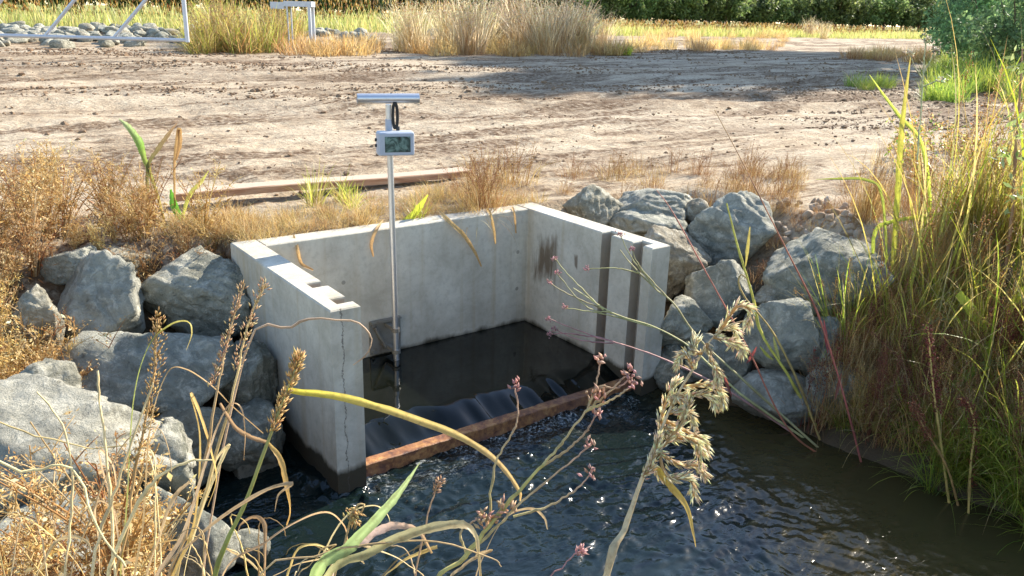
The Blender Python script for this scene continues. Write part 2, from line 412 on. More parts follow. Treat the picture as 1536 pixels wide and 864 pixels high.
def mat_water(name, c1, c2, bs, bd, extra=False):
    m = NT(name); p = m.geo()
    mp = m.n('Mapping'); mp.inputs['Scale'].default_value = (1, 1.6, 1); mp.inputs['Rotation'].default_value = (0, 0, .5); m.l(p, mp.inputs['Vector'])
    n1 = m.noise(mp.outputs[0], 9, 2, .5, .8); n2 = m.noise(mp.outputs[0], 26, 1.5, .5, .6)
    big = m.noise(p, 1.4, 3, .5); patch = m.ramp(m.noise(p, 2.3, 3, .6, .5), [(.38, .2), (.58, 1.0)])
    x, y, z = m.sep(p)
    col = m.mix(m.ramp(big, [(.35, 0.0), (.65, 1.0)]), c1, c2)
    hgt = m.math('ADD', n1, m.math('MULTIPLY', n2, .4))
    if extra:   # ruffled below the overfall, calmer away from it and towards the right bank
        near = m.ramp(m.math('MULTIPLY_ADD', y, -.5, -.5), [(.1, 1.0), (.42, .4)])
        calm = m.ramp(m.math('ADD', x, m.math('MULTIPLY_ADD', y, -.35, -.55)), [(.25, 1.0), (.75, .12)])
        hgt = m.math('MULTIPLY', hgt, m.math('MULTIPLY', patch, m.math('MULTIPLY', near, calm)))
    nor = m.bump(hgt, bs, bd)
    if extra:   # shallow silt seen through the still water by the right bank
        sh = m.ramp(m.math('MULTIPLY_ADD', x, 1.0, m.math('MULTIPLY_ADD', y, -.42, m.math('MULTIPLY', big, .3))), [(.55, 0.0), (1.2, 1.0)])
        col = m.mix(sh, col, (.055, .042, .016))
    if extra:   # foam churned up along the foot of the stop board
        fn = m.noise(p, 55, 4, .75, .5); fb = m.noise(p, 7, 3, .6)
        fz_ = m.ramp(m.math('MULTIPLY_ADD', y, -1.0, -1.0), [(.10, 1.0), (.36, 0.0)])
        inx = m.math('MULTIPLY', m.math('GREATER_THAN', x, -1.8), m.math('LESS_THAN', x, -.05))
        fm = m.math('MULTIPLY', m.math('MULTIPLY', fz_, inx), m.math('MULTIPLY', m.ramp(fn, [(.52, 0.0), (.60, 1.0)]), m.ramp(fb, [(.42, 0.0), (.56, 1.0)])))
        col = m.mix(m.math('MULTIPLY', fm, .7), col, (.5, .52, .5))
    m.fin(col, .15 if extra else .03, nor); m.b.inputs['IOR'].default_value = 1.42 if extra else 1.36
    return m.m
M_DIRT, M_FIELD, M_CON, M_ROCK, M_COB = mat_dirt(), mat_farfield(), mat_concrete(), mat_rock(), mat_cobble()
M_ALU = mat_metal('aluminium_tube', (.62, .63, .65), .38); M_GALV = mat_metal('galvanised_steel', (.50, .52, .56), .5, .4)
M_RUST, M_WOOD = mat_rust(), mat_wood()
M_BRK = mat_metal('stained_steel', (.27, .26, .23), .5, .6, .7, (.16, .09, .045))
def plain(name, col, rough=.5, spec=.5, bump=.0):
    m = NT(name); n = m.noise(m.coord('Object'), 40, 4, .6)
    c = m.mix(m.ramp(n, [(.45, 0.0), (.75, .25)]), col, tuple(q*.6 for q in col))
    return m.fin(c, rough, spec=spec)
M_CASE = plain('grey_housing', (.36, .40, .47), .45); M_BLACK = plain('black_rubber', (.015, .015, .015), .5)
M_BARK = plain('bark', (.11, .08, .055), .9, .1)
def mat_screen():
    m = NT('display_glass'); o = m.coord('Object'); n = m.noise(o, 16, 4, .6, 1.2)
    c = m.ramp(n, [(.38, (.01, .022, .022)), (.5, (.04, .085, .08)), (.62, (.13, .22, .2))])
    return m.fin(c, .12)
M_SCREEN = mat_screen()

# ---------------------------------------------------------------- ground
def xeR(y): return np.interp(y, [-9, -4, -3.1, -2.4, -1.65, -1.1], [.75, .62, .45, .36, .26, .17])
def xeL(y): return np.interp(y, [-3, -1.5, -1.05, -.6], [-2.9, -2.62, -2.46, -2.2])
def padz(x, y):
    z = .0+.02*fbm(x*.5, y*.5, 3, 3)+.012*fbm(x*2.1+y*.6, y*3.2, 1, 3)
    far = sm((y-22.5)/5.0); z = z+far*(.36+.02*vnoise(x*.3, y*.3))+.3*sm((y-45)/25)
    # wheel ruts sweeping across the pad
    q = y*1.0+x*.36+1.2*vnoise(x*.09, y*.09, 7)
    for c0, wd, dp in ((6.2, .55, .05), (7.9, .5, .05), (11.4, .7, .06), (13.6, .6, .06), (17.2, .7, .05)):
        t = (q-c0)/wd
        z = z+dp*(-np.exp(-t*t)+.75*np.exp(-(t-1.7)**2*2)+.6*np.exp(-(t+1.7)**2*2))*(.5+.5*sm((y-1.5)/2))*(1-far)
    return z
def gh(x, y):
    x = np.asarray(x, float); y = np.asarray(y, float)
    pz = padz(x, y)
    rough = .03*fbm(x*4, y*4, 2, 3)
    tR = (x-xeR(y)-.02)/1.45
    hR = -.98+.98*np.clip(tR, -.3, 1)**1.0
    hB = -.98+.98*np.clip((y+1.15)/1.3, -.3, 1)
    hLb = -.98+.96*np.clip((y+.55)/1.1, 0, 1)**1.7
    tL = (xeL(y)-x-.1)/1.0
    hL = -.98+.50*sm(tL)+.43*sm((y+.3)/.8)*sm(tL)
    s = (x+3.28)*.56+(y+1.05)*.83
    hN = -1.0+.72*sm((-.42-s)/.75)
    right = x > -.9
    h = np.where(right, np.maximum(hR, np.where(y > -1.6, hB, -2)), np.maximum(hL, np.where(y > -1.3, hLb, -2)))
    h = np.where((x < 1.2), np.maximum(h, hN), h)
    inslope = sm((.03-h)/.12)
    h = np.maximum(h, -1.25)
    h = np.where(h > -.06, h+(pz+.0)*sm((h+.06)/.06), h)+rough*inslope
    h = np.where(y > np.where(x > -1.9, .10, .62), pz, h)
    ins = (x > -1.90) & (x < .10) & (y < .08) & (y > -1.3)
    h = np.where(ins, -1.3, h)
    # soil flush with the wall tops around the box, never above them
    near = np.clip(np.maximum(np.maximum(-2.1-x, x-.3), y-.35)/.5, 0, 1)
    cap = -.012+.5*near
    h = np.where((y > .08) & (y < 1.2) & (x > -2.6) & (x < .8), np.minimum(h, cap), h)
    return h
def lines(fine0, fine1, step, out0, out1, g=1.07, extra=()):
    a = list(np.arange(fine0, fine1, step)); s = step; x = fine1
    hi = []
    while x < out1: hi.append(x); s *= g; x += s
    s = step; x = fine0-step; lo = []
    while x > out0: lo.append(x); s *= g; x -= s
    return np.unique(np.round(np.concatenate([lo[::-1], a, hi+[out1], list(extra)]), 4))
gx = lines(-4.2, 3.2, .045, -900, 900, 1.06, (-1.925, -1.91, -1.88, .07, .11, .125)); gy = lines(-4.5, 3.0, .045, -60, 900, 1.045, (.05, .075, .095, .12))
X, Y = np.meshgrid(gx, gy); Z = gh(X, Y)
# loose crumbly relief on the pad
Z = Z+np.where((Y > .5) & (Y < 24), .009*fbm(X*7, Y*9, 4, 3)*(1+1.2*np.clip(fbm(X*.35+Y*.1, Y*.9, 8, 2), 0, 1)), 0)
nx, ny = len(gx), len(gy)
mb = MB(); i = (np.arange(ny-1)[:, None]*nx+np.arange(nx-1)[None]).ravel()
qq = Y+X*.36+1.2*vnoise(X*.09, Y*.09, 7); rut = 0
for c0, wd in ((7.2, .55), (8.5, .6), (11.4, .8), (13.6, .9), (17.2, 1.0)): rut = rut+np.exp(-((qq-c0)/wd)**2)
rut = rut*sm((fbm(X*.18, Y*.3, 31, 2)+.45)/.6)*(Y > 1.2)*(Y < 24); tread = np.clip(rut, 0, 1)
mb.add(np.stack([X, Y, Z], -1).reshape(-1, 3), np.stack([i, i+1, i+nx+1, i+nx], 1), np.stack([tread, 0*tread, 0*tread], -1).reshape(-1, 3))
ground = mb.obj('ground', M_DIRT); tag(ground, kind='structure')
ground.data.materials.append(M_FIELD)
cyv = Y.ravel()[i]; ground.data.polygons.foreach_set('material_index', (cyv > 29.5).astype(np.int32)); ground.data.update()

# ---------------------------------------------------------------- concrete box
LW, RX, T, LEN = -1.8, 0.0, .144, 1.158
def prism(mb, poly, z0, z1, ch=.006):
    P = np.asarray(poly, float); n = len(P)
    cen = P.mean(0)
    # small chamfer on the top arris
    e1 = np.roll(P, -1, 0)-P; e0 = P-np.roll(P, 1, 0)
    nrm = lambda e: np.stack([-e[:, 1], e[:, 0]], 1)/np.linalg.norm(e, axis=1)[:, None]
    off = (nrm(e0)+nrm(e1)); off = off/np.maximum(.4, (1+(nrm(e0)*nrm(e1)).sum(1)))[:, None]
    area = .5*np.sum(P[:, 0]*np.roll(P[:, 1], -1)-np.roll(P[:, 0], -1)*P[:, 1])
    sg = 1 if area > 0 else -1
    I = P+off*ch*sg
    V = np.vstack([np.c_[P, np.full(n, z0)], np.c_[P, np.full(n, z1-ch)], np.c_[I, np.full(n, z1)]])
    q = []
    for k in range(n):
        k2 = (k+1) % n
        for b in (0, n): q.append((b+k, b+k2, b+n+k2, b+n+k) if sg > 0 else (b+k2, b+k, b+n+k, b+n+k2))
    mb.add(V, q)
    import bmesh
    from mathutils.geometry import tessellate_polygon
    tris = tessellate_polygon([[Vector((a, b, 0)) for a, b in I]])
    tr = []
    for a, b, c in tris:
        v = np.cross(I[b]-I[a], I[c]-I[a]); tr.append((a, b, c) if v > 0 else (a, c, b))
    mb.add(np.c_[I, np.full(n, z1)], tr)
hw = empty('concrete_turnout', (-.9, -.5, -1.25), 'three sided grey concrete canal box with grooved wing walls open to the water', 'canal box')
def con(name, poly, z0, z1, label=None):
    b = MB(); prism(b, poly, z0, z1)
    o = b.obj(name, M_CON, hw, smooth=False, origin=None); o.location = (.9, .5, 1.25)
    if label: o['label'] = label
    return o
nd = .075
con('back_wall', [(LW, 0), (RX, 0), (RX, T), (LW, T)], -1.4, 0)
con('wing_wall', [(0, T), (0, -.735), (nd, -.735), (nd, -.82), (0, -.82), (0, -1.0), (nd, -1.0), (nd, -1.085), (0, -1.085), (0, -LEN), (T, -LEN), (T, T)][::-1], -1.4, .002, 'right wing wall with a brown run-off stain and two stop-log grooves')
con('wing_wall', [(LW, T), (LW, -.735), (LW-nd, -.735), (LW-nd, -.82), (LW, -.82), (LW, -1.0), (LW-nd, -1.0), (LW-nd, -1.085), (LW, -1.085), (LW, -LEN), (LW-T, -LEN), (LW-T, T)], -1.4, .002, 'left wing wall with a crack down its end face')
con('floor_slab', [(LW, -LEN), (RX, -LEN), (RX, 0), (LW, 0)], -1.42, -1.22)
b = MB()
for k in range(23):
    pass
# weir board standing in the front pair of grooves
xs = np.linspace(LW-nd+.004, nd-.004, 60); prof = [(-1.078, -1.2), (-1.078, -.848), (-1.074, -.844), (-1.014, -.844), (-1.01, -.848), (-1.01, -1.2)]
V = []
for x in xs:
    for (yy, zz) in prof:
        V.append((x, yy+.003*mnoise.noise((x*9, yy*30, zz*9)), zz+(.005*mnoise.noise((x*22, yy*20, 2)) if zz > -1 else 0)))
k = len(prof); q = [(a*k+c, a*k+c+1, (a+1)*k+c+1, (a+1)*k+c) for a in range(len(xs)-1) for c in range(k-1)]
b.add(V, q); wb = b.obj('weir_board', M_RUST, smooth=False, origin=(-.9, -1.04, -1.2)); tag(wb, 'rusty orange-brown stop board laid across the mouth of the concrete box', 'weir board')

# ---------------------------------------------------------------- water
def sheet(name, gx, gy, zf, mat):
    X, Y = np.meshgrid(gx, gy); n = len(gx); i = (np.arange(len(gy)-1)[:, None]*n+np.arange(n-1)[None]).ravel()
    b = MB(); b.add(np.stack([X, Y, zf(X, Y)], -1).reshape(-1, 3), np.stack([i, i+1, i+n+1, i+n], 1))
    return tag(b.obj(name, mat), kind='structure')
def z_pool(x, y):
    d = sm((-.75-y+.045*fbm(x*3.5, 0*x, 41, 3)+.02*vnoise(x*16, y*3, 42))/.29)
    n = .004*fbm(x*4, y*3, 1, 2)*sm((-.55-y)/.3)+.004*fbm(x*7, y*3, 5, 2)*d
    return -.795+.0008*fbm(x*3, y*3, 2, 2)-.072*d**1.2+n*.25+.0013*vnoise(x*15+y*4, y*3, 21)*d+.0011*vnoise(x*44+y*9, y*7, 23)*d*sm(.25+np.abs(x+.9))
M_POOL = mat_water('pool_water', (.002, .003, .0025), (.005, .006, .004), .05, .01)
M_CANAL = mat_water('canal_water', (.003, .007, .007), (.006, .013, .012), .9, .022, True)
sheet('pool_water', np.linspace(-1.798, -.002, 170), np.linspace(-1.012, -.002, 110), z_pool, M_POOL)
def z_can(x, y):
    d = np.hypot(np.maximum(np.abs(x+.9)-.9, 0), np.minimum(y+1.08, 0))      # distance from the overfall
    act = np.exp(-d/.9)*sm((x+2.25)/.35)*sm((1.0-x-.35*(-y-1))/.9)
    act2 = .35*np.exp(-d/2.6)*sm((x+2.6)/.6)*sm((.55-x)/.8)
    cx = x+.12*vnoise(x*2, y*2, 5); cy = y+.12*vnoise(x*2, y*2, 9)
    pt = sm((fbm(x*2.1, y*2.6, 12, 2)+.25)/.5); pt2 = sm((fbm(x*3.7, y*4.1, 15, 2)-.02)/.35)
    r = .016*(1-np.abs(vnoise(cx*8, cy*9, 1))*2)*.5+.012*fbm(cx*19, cy*21, 3, 2)+.0055*vnoise(cx*34, cy*38, 8)*pt
    r2 = .024*vnoise(cx*3.4+cy*1.3, cy*6, 2)*(.4+.6*pt)+.007*fbm(cx*13, cy*19, 6, 2)*pt+.0078*vnoise(cx*30+cy*6, cy*42, 11)*pt2
    return -.912+r*1.25*act*(.4+.6*pt)+r2*(1.5*act2+.08)+.02*np.exp(-((y+1.3)/.12)**2)*sm((x+2.0)/.3)*sm((.2-x)/.3)*vnoise(x*6, y*3, 4)
sheet('canal_water', lines(-2.7, .6, .0105, -9, 3, 1.15), lines(-3.4, -1.09, .0105, -20, .02, 1.12), z_can, M_CANAL)
# sheet of water sliding over the board and down its face, broken into strands

# ---------------------------------------------------------------- rocks
import bmesh
_ico = {}
def ico(n):
    if n not in _ico:
        bm = bmesh.new(); bmesh.ops.create_icosphere(bm, subdivisions=n, radius=1)
        _ico[n] = (np.array([v.co[:] for v in bm.verts]), np.array([[v.index for v in f.verts] for f in bm.faces])); bm.free()
    return _ico[n]
def rock_mesh(name, dims, seed, sub=5, ang=0.0, planes=12, rough=1.0, mat=None, tops=None):
    r = np.random.default_rng(seed); D, Fc = ico(sub)
    N = r.normal(size=(planes, 3)); N /= np.linalg.norm(N, axis=1)[:, None]; d = r.uniform(.6, 1.0, planes)
    if tops is not None:
        N = np.vstack([N, tops]); d = np.r_[d, np.full(len(tops), .66)]
    dot = np.maximum(D @ N.T, 1e-3); rad = d/dot
    k = 75.0; R = -np.log(np.exp(-k*np.minimum(rad, 2.2)).sum(1))/k
    R = np.clip(R, .3, 1.15)
    P = D*R[:, None]; s = seed*3.7
    P = P*(1+.03*fbm(P[:, 0]*1.6+s, P[:, 1]*1.6, P[:, 2]*1.6, 2)[:, None]*rough)
    rid = 1-np.abs(vnoise(P[:, 0]*3+s, P[:, 1]*3, P[:, 2]*3))*2
    P = P+D*(.022*rid+.034*fbm(P[:, 0]*4.5+s, P[:, 1]*4.5, P[:, 2]*4.5, 5, .62))[:, None]*rough
    bd = r.normal(size=3); bd /= np.linalg.norm(bd); t = P @ bd*5+.5*fbm(P[:, 0]*2+s, P[:, 1]*2, P[:, 2]*2, 2); fr = t-np.floor(t)
    P = P+bd*((sm((fr-.5)/.35+.5)-fr)/5*.55*rough)[:, None]
    P = P/np.abs(P).max(0)*np.asarray(dims)/2
    c, sn = math.cos(ang), math.sin(ang)
    P = np.stack([P[:, 0]*c-P[:, 1]*sn, P[:, 0]*sn+P[:, 1]*c, P[:, 2]], 1)
    b = MB(); b.add(P, Fc); return b.mesh(name, mat or M_ROCK)
VA = math.atan2(RT[1], RT[0])
def rock(bb, z, label, seed, hk=.95, dk=.85, group=None, tops=None, tilt=0, rough=1.0, planes=12):
    x0, y0, x1, y1 = bb; c = G((x0+x1)/2, (y0+y1)/2, z); d = depth(c)
    wd, hh = (x1-x0)*d/F*1.22, (y1-y0)*d/F*1.22
    o = bpy.data.objects.new('rock', rock_mesh('rock', (wd, wd*dk, hh*hk), seed, 5 if wd > .28 else 4, VA, planes, rough, None, tops)); C.objects.link(o)
    o.location = c; o.rotation_euler = (0, tilt, 0); tag(o, label, 'rock', group or 'rocks banked up beside the concrete box'); return o
FRT = np.array([[-.2, -.9, .35]])
# left bank
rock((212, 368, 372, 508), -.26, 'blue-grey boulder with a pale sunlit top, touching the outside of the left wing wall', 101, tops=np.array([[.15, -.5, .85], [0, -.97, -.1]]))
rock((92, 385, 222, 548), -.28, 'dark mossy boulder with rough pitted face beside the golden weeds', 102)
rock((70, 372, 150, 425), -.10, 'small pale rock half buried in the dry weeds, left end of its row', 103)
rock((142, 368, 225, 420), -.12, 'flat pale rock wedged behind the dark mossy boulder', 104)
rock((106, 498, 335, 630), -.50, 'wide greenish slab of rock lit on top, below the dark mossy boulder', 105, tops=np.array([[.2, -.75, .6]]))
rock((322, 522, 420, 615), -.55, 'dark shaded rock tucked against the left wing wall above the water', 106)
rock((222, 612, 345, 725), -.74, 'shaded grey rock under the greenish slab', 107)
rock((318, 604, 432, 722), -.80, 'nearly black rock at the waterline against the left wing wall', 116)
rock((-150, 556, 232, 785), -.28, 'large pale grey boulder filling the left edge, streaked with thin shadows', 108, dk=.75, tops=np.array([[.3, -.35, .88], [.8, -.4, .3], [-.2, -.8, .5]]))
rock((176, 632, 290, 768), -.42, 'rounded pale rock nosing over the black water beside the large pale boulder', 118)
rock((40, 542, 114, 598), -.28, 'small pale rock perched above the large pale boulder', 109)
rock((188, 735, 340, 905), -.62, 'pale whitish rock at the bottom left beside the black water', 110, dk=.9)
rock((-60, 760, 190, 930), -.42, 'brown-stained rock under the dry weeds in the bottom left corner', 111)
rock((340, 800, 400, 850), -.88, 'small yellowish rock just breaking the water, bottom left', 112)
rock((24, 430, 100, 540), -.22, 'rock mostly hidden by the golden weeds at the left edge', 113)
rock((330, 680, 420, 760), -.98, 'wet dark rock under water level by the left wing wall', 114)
# right bank
rock((842, 278, 926, 345), -.05, 'angular greenish rock with a bright knife edge, behind the right wing wall', 201, planes=9, tops=np.array([[.5, -.75, .4]]))
rock((926, 276, 1048, 330), -.02, 'long flat-topped tan rock along the top row behind the right wing wall', 202)
rock((926, 292, 968, 322), -.06, 'small dark rock in the gap between the greenish rock and the flat-topped one', 203)
rock((924, 314, 1022, 362), -.14, 'low cream-topped rock just over the top edge of the right wing wall', 204)
rock((966, 336, 1054, 448), -.28, 'rounded tan rock standing directly behind the end of the right wing wall', 205)
rock((1044, 286, 1170, 402), -.12, 'largest upright grey boulder with a dimpled sunlit face on the right bank', 206, tops=np.array([[-.15, -.6, .75]]))
rock((1036, 388, 1134, 496), -.40, 'brown rounded boulder under the largest upright grey one', 207)
rock((986, 448, 1062, 528), -.52, 'brown rock low beside the end of the right wing wall', 208)
rock((1036, 505, 1120, 575), -.66, 'dark mottled rock behind the drooping seed head', 209)
rock((1130, 414, 1212, 470), -.36, 'small grey rock with a bright chipped corner, between larger boulders', 210)
rock((1118, 452, 1216, 572), -.50, 'smooth bluish egg-shaped boulder among the thin stems', 211, planes=24, rough=.7)
rock((1168, 348, 1340, 478), -.22, 'broad dark blue-grey boulder running into the right-hand grass', 212, tops=np.array([[-.3, -.85, .3], [.2, -.1, .95]]))
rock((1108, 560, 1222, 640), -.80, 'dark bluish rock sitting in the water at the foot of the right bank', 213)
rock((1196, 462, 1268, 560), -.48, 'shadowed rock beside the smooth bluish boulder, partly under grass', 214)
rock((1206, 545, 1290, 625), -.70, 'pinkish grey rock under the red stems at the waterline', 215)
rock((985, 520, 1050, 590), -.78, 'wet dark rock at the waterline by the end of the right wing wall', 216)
rock((1028, 300, 1062, 345), -.08, 'thin shaded rock leaning on the largest upright boulder', 217)
# brown cobbles spilled behind the broad boulder
cobs = [rock_mesh('cobble', (.1, .085, .07), 300+k, 3, 0, 14, .8, M_COB) for k in range(5)]
for k in range(90):
    px, py = rng.uniform(1165, 1330), rng.uniform(300, 372)
    if px < 1215 and py > 345: continue
    p = G(px, py, 0); z = float(gh(p[0], p[1]))
    o = bpy.data.objects.new('cobble', cobs[k % 5]); C.objects.link(o); s = rng.uniform(.45, 1.0)
    o.location = (p[0], p[1], z+.008); o.scale = (s, s*rng.uniform(.8, 1.1), s); o.rotation_euler = rng.uniform(0, 3, 3)
    tag(o, 'small brown cobble in the pile behind the broad dark boulder', 'cobble', 'brown cobbles behind the right bank boulders')
# riprap on the far canal bank
rip = [rock_mesh('riprap_stone', (1, .8, .62), 400+k, 3, 0, 13, 1.0) for k in range(7)]
kk = 0
for k in range(230):
    px = rng.uniform(-60, 300) if k < 175 else (rng.choice([488, 505, 655, 676, 640, 520])+rng.normal(0, 12))
    dy = rng.uniform(0, 1)
    p = G(px, 60, .15); x = p[0]+rng.normal(0, .3); y = 24.2+3.6*dy+.5*rng.normal()
    z = float(padz(np.array(x), np.array(y)))
    o = bpy.data.objects.new('riprap_stone', rip[k % 7]); C.objects.link(o); s = rng.choice([.32, .42, .5, .62])*rng.uniform(.85, 1.15)
    o.location = (x, y, z+.1*s); o.scale = (s*1.15, s, s); o.rotation_euler = (rng.uniform(-.4, .4), rng.uniform(-.4, .4), rng.uniform(0, 6))
    tag(o, 'bluish grey riprap stone lining the far canal bank', 'stone', 'riprap stones along the far canal bank')

# dirt clods on the pad (crumbs, uncountable)
D, Fc = ico(1); b = MB(); nC = 30000
cx = rng.uniform(-3.2, 26, nC*3); cyy = .9+22*rng.random(nC*3)**1.6
dens = fbm(cx*.22+cyy*.08, cyy*.9+cx*.33, 3, 3); keep = (dens > .2) | (rng.random(nC*3) < .07)
cx, cyy = cx[keep][:nC], cyy[keep][:nC]; cz = gh(cx, cyy); n = len(cx)
sz = np.clip(rng.lognormal(-4.75, .5, n), .004, .035)*(1+.05*cyy)
V = D[None]*(1+.35*rng.normal(size=(n, len(D), 1)))*sz[:, None, None]*np.array([1, 1, .65])
V = V+np.stack([cx, cyy, cz+sz*.2], 1)[:, None]
b.add(V.reshape(-1, 3), (Fc[None]+(np.arange(n)*len(D))[:, None, None]).reshape(-1, 3))
tag(b.obj('dirt_clods', plain('clod', (.24, .16, .10), .95, .1), smooth=False), kind='stuff')

# ---------------------------------------------------------------- measuring pole
PX, PY = -1.08, -.13
mp = empty('flow_meter', (PX, PY, -1.2), 'silver pole with T handle and grey display box standing in the concrete box', 'flow meter')
def part(b, name, mat, smooth=True): return b.obj(name, mat, mp, smooth, origin=(PX, PY, -1.2))
def fixloc(o): o.location = (0, 0, 0); return o
hd = np.array([.94, -.33, 0]); hn = np.array([-.33, -.94, 0])
lean = np.array([-.012, 0, 0])
pz = lambda z: np.array([PX, PY, z])+lean*(z+.8)
b = MB(); tube(b, [pz(-1.2), pz(.74)], .0175, k=16, straight=True); fixloc(part(b, 'pole', M_ALU))
b = MB(); tube(b, [pz(.772)-hd*.172, pz(.772)+hd*.172], .027, k=20, cap=False, straight=True)
tube(b, [pz(.772)+hd*.172, pz(.772)-hd*.172], .0235, k=20, cap=False, straight=True)
for sgn in (-1, 1):
    a = np.arange(20)*math.pi/10; e = pz(.772)+hd*.172*sgn; n2 = np.cross(hd, [0, 0, 1])
    ri = [e+r*(math.cos(t)*n2+math.sin(t)*np.array([0, 0, 1])) for r in (.027, .0235) for t in a]
    b.add(ri, [(k, (k+1) % 20, 20+(k+1) % 20, 20+k) for k in range(20)])
h = fixloc(part(b, 'handle', M_ALU))
Rb = np.stack([hd, -hn, [0, 0, 1]], 1)
def rbox(b, c, s, bev=.008, R=Rb):
    bm = bmesh.new(); bmesh.ops.create_cube(bm, size=1)
    for v in bm.verts: v.co = Vector((v.co.x*s[0], v.co.y*s[1], v.co.z*s[2]))
    bmesh.ops.bevel(bm, geom=bm.edges[:], offset=bev, segments=2, affect='EDGES', profile=.5)
    V = np.array([v.co[:] for v in bm.verts]) @ R.T+np.asarray(c)
    for f in bm.faces: pass
    by = {}
    for f in bm.faces: by.setdefault(len(f.verts), []).append([v.index for v in f.verts])
    n0 = b.n; first = True
    for kf, fs in by.items():
        if first: b.add(V, fs); first = False
        else: b.f.append(np.array(fs)+n0)
    bm.free()
bc = pz(.535)+hd*.022+hn*.055
b = MB(); rbox(b, bc, (.205, .085, .13), .012); case = fixloc(part(b, 'display_box', M_CASE, False))
b = MB(); rbox(b, bc+hn*.048, (.196, .014, .124), .006)
lid = b.obj('lid', M_CASE, case, False, origin=(PX, PY, -1.2)); lid.location = (0, 0, 0)
b = MB(); rbox(b, bc+hn*.0555+hd*.006, (.142, .004, .086), .0015); sc = b.obj('screen', M_SCREEN, case, False, origin=(PX, PY, -1.2)); sc.location = (0, 0, 0)
for dz in (.02, -.012):
    b = MB(); tube(b, [bc-hd*.102+np.array([0, 0, dz]), bc-hd*.112+np.array([0, 0, dz])], .009, k=10, straight=True)
    q = b.obj('gland', M_BLACK, case, origin=(PX, PY, -1.2)); q.location = (0, 0, 0)
b = MB()
for off in (.028, .036):
    a = np.linspace(0, 2*math.pi, 25)
    tube(b, [pz(.68)+hn*.02+hd*(off+.013*math.cos(t))+np.array([0, 0, .07*math.sin(t)]) for t in a], .005, k=6, cap=False)
tube(b, [pz(.62)+hd*.045+hn*.02, pz(.58)+hd*.045+hn*.03], .011, k=8, straight=True)
fixloc(part(b, 'cable_loop', M_BLACK))
b = MB(); tube(b, [pz(.60), pz(.66)], .0215, k=16, straight=True); fixloc(part(b, 'collar', M_CASE))
for z in (-.02, -.0):
    pass
# bracket bolted to the back wall, low down
bk = empty('wall_bracket', (-1.10, -.006, -.70), 'stained steel bracket with pole clips bolted low on the back wall', 'bracket')
def bpart(b, n, m=M_BRK, sm_=False): o = b.obj(n, m, bk, sm_, origin=(-1.10, -.006, -.70)); o.location = (0, 0, 0); return o
b = MB(); box(b, (-1.09, -.008, -.675), (.21, .010, .215)); bpart(b, 'plate')
b = MB(); box(b, (-1.09, -.020, -.57), (.205, .03, .012)); bpart(b, 'top_lip')
b = MB(); tube(b, [(-1.165, -.02, -.605), (-1.10, -.03, -.745)], .011, k=8, straight=True); bpart(b, 'lever', M_BRK, True)
for z in (-.60, -.74):
    b = MB(); tube(b, [pz(z-.012), pz(z+.012)], .026, k=14, straight=True); box(b, (-1.08, -.065, z), (.03, .11, .02)); bpart(b, 'pole_clip', M_BRK, False)
for x, z in ((-1.175, -.59), (-1.005, -.59), (-1.175, -.765), (-1.005, -.765)):
    b = MB(); tube(b, [(x, -.008, z), (x, -.026, z)], .011, k=6, straight=True); bpart(b, 'bolt')

# ---------------------------------------------------------------- timber
a0, a1 = np.array([-1.95, 1.18, .0]), np.array([.22, 1.02, .0]); dv = (a1-a0)/np.linalg.norm(a1-a0)
b = MB(); nrm = np.array([-dv[1], dv[0], 0])
n = 50; V = []
for k in range(n+1):
    c = a0+(a1-a0)*k/n; sag = .006*math.sin(k*.12)
    for (u, z) in ((0, .002), (0, .043), (.006, .05), (.15, .052), (.156, .045), (.156, .002)):
        V.append(c+nrm*u+np.array([0, 0, z+.03+sag+.002*mnoise.noise((k*.4, u*40, z*50))]))
q = [(k*6+j, k*6+(j+1) % 6, k*6+6+(j+1) % 6, k*6+6+j) for k in range(n) for j in range(6)]
b.add(V, q); b.add([V[j] for j in range(6)], [(5, 4, 3, 2, 1, 0)]); b.add([V[n*6+j] for j in range(6)], [(0, 1, 2, 3, 4, 5)])
pl = b.obj('timber_plank', M_WOOD, smooth=False, origin=a0+np.array([0, 0, .03])); pl.rotation_euler = (0, 0, 0)
tag(pl, 'long weathered brown timber plank lying flat behind the concrete box', 'plank')

# ---------------------------------------------------------------- white gate frame and steel stand beyond the pad
def U3(px, py, d): return U(px, py, d)
gd = 19.0
gt = empty('pipe_gate', U3(279, 70, gd)*np.array([1, 1, 0]), 'white tubular steel gate frame with slanting braces in the upper left', 'gate')
def gpart(n, pts, r, k=10):
    b = MB(); tube(b, pts, r, k=k, straight=True); o = b.obj(n, M_GALV, gt, True, origin=gt.location[:]); o.location = (0, 0, 0); return o
o_ = np.zeros(3)
A, B_ = U3(-330, 44, gd), U3(281, 60.5, gd); top = 2.15
rise = np.array([0, 0, 1.0]); e1 = (B_-A)/np.linalg.norm(B_-A)
r_ = .043
gpart('bottom_rail', [A, B_], r_); gpart('top_rail', [A+rise*2.0, B_+rise*2.0], r_)
gpart('end_post', [B_-rise*.04, B_+rise*2.02], r_*1.15); gpart('hinge_post', [A-rise*.6, A+rise*2.2], r_*1.6)
for px in (-240, -38, 68, 171):
    c0 = U3(px, 52+px*.027, gd); gpart('brace', [c0, c0+e1*1.95+rise*2.0], r_*.9)
sd = 25.5
stn = empty('steel_stand', U3(466, 66, sd), 'small galvanised steel canal stand with a plate top on thin legs behind the grass', 'stand')
def spart(n, b): o = b.obj(n, M_GALV, stn, False, origin=stn.location[:]); o.location = (0, 0, 0)
c = U3(449, 6, sd); bk_ = np.array([-FW[1]*0+_f[0], _f[1], 0]); bk_ /= np.linalg.norm(bk_)
Rs = np.stack([_r, bk_, [0, 0, 1]], 1)
b = MB(); box(b, c, (.86, .5, .16), Rs); spart('top_plate', b)
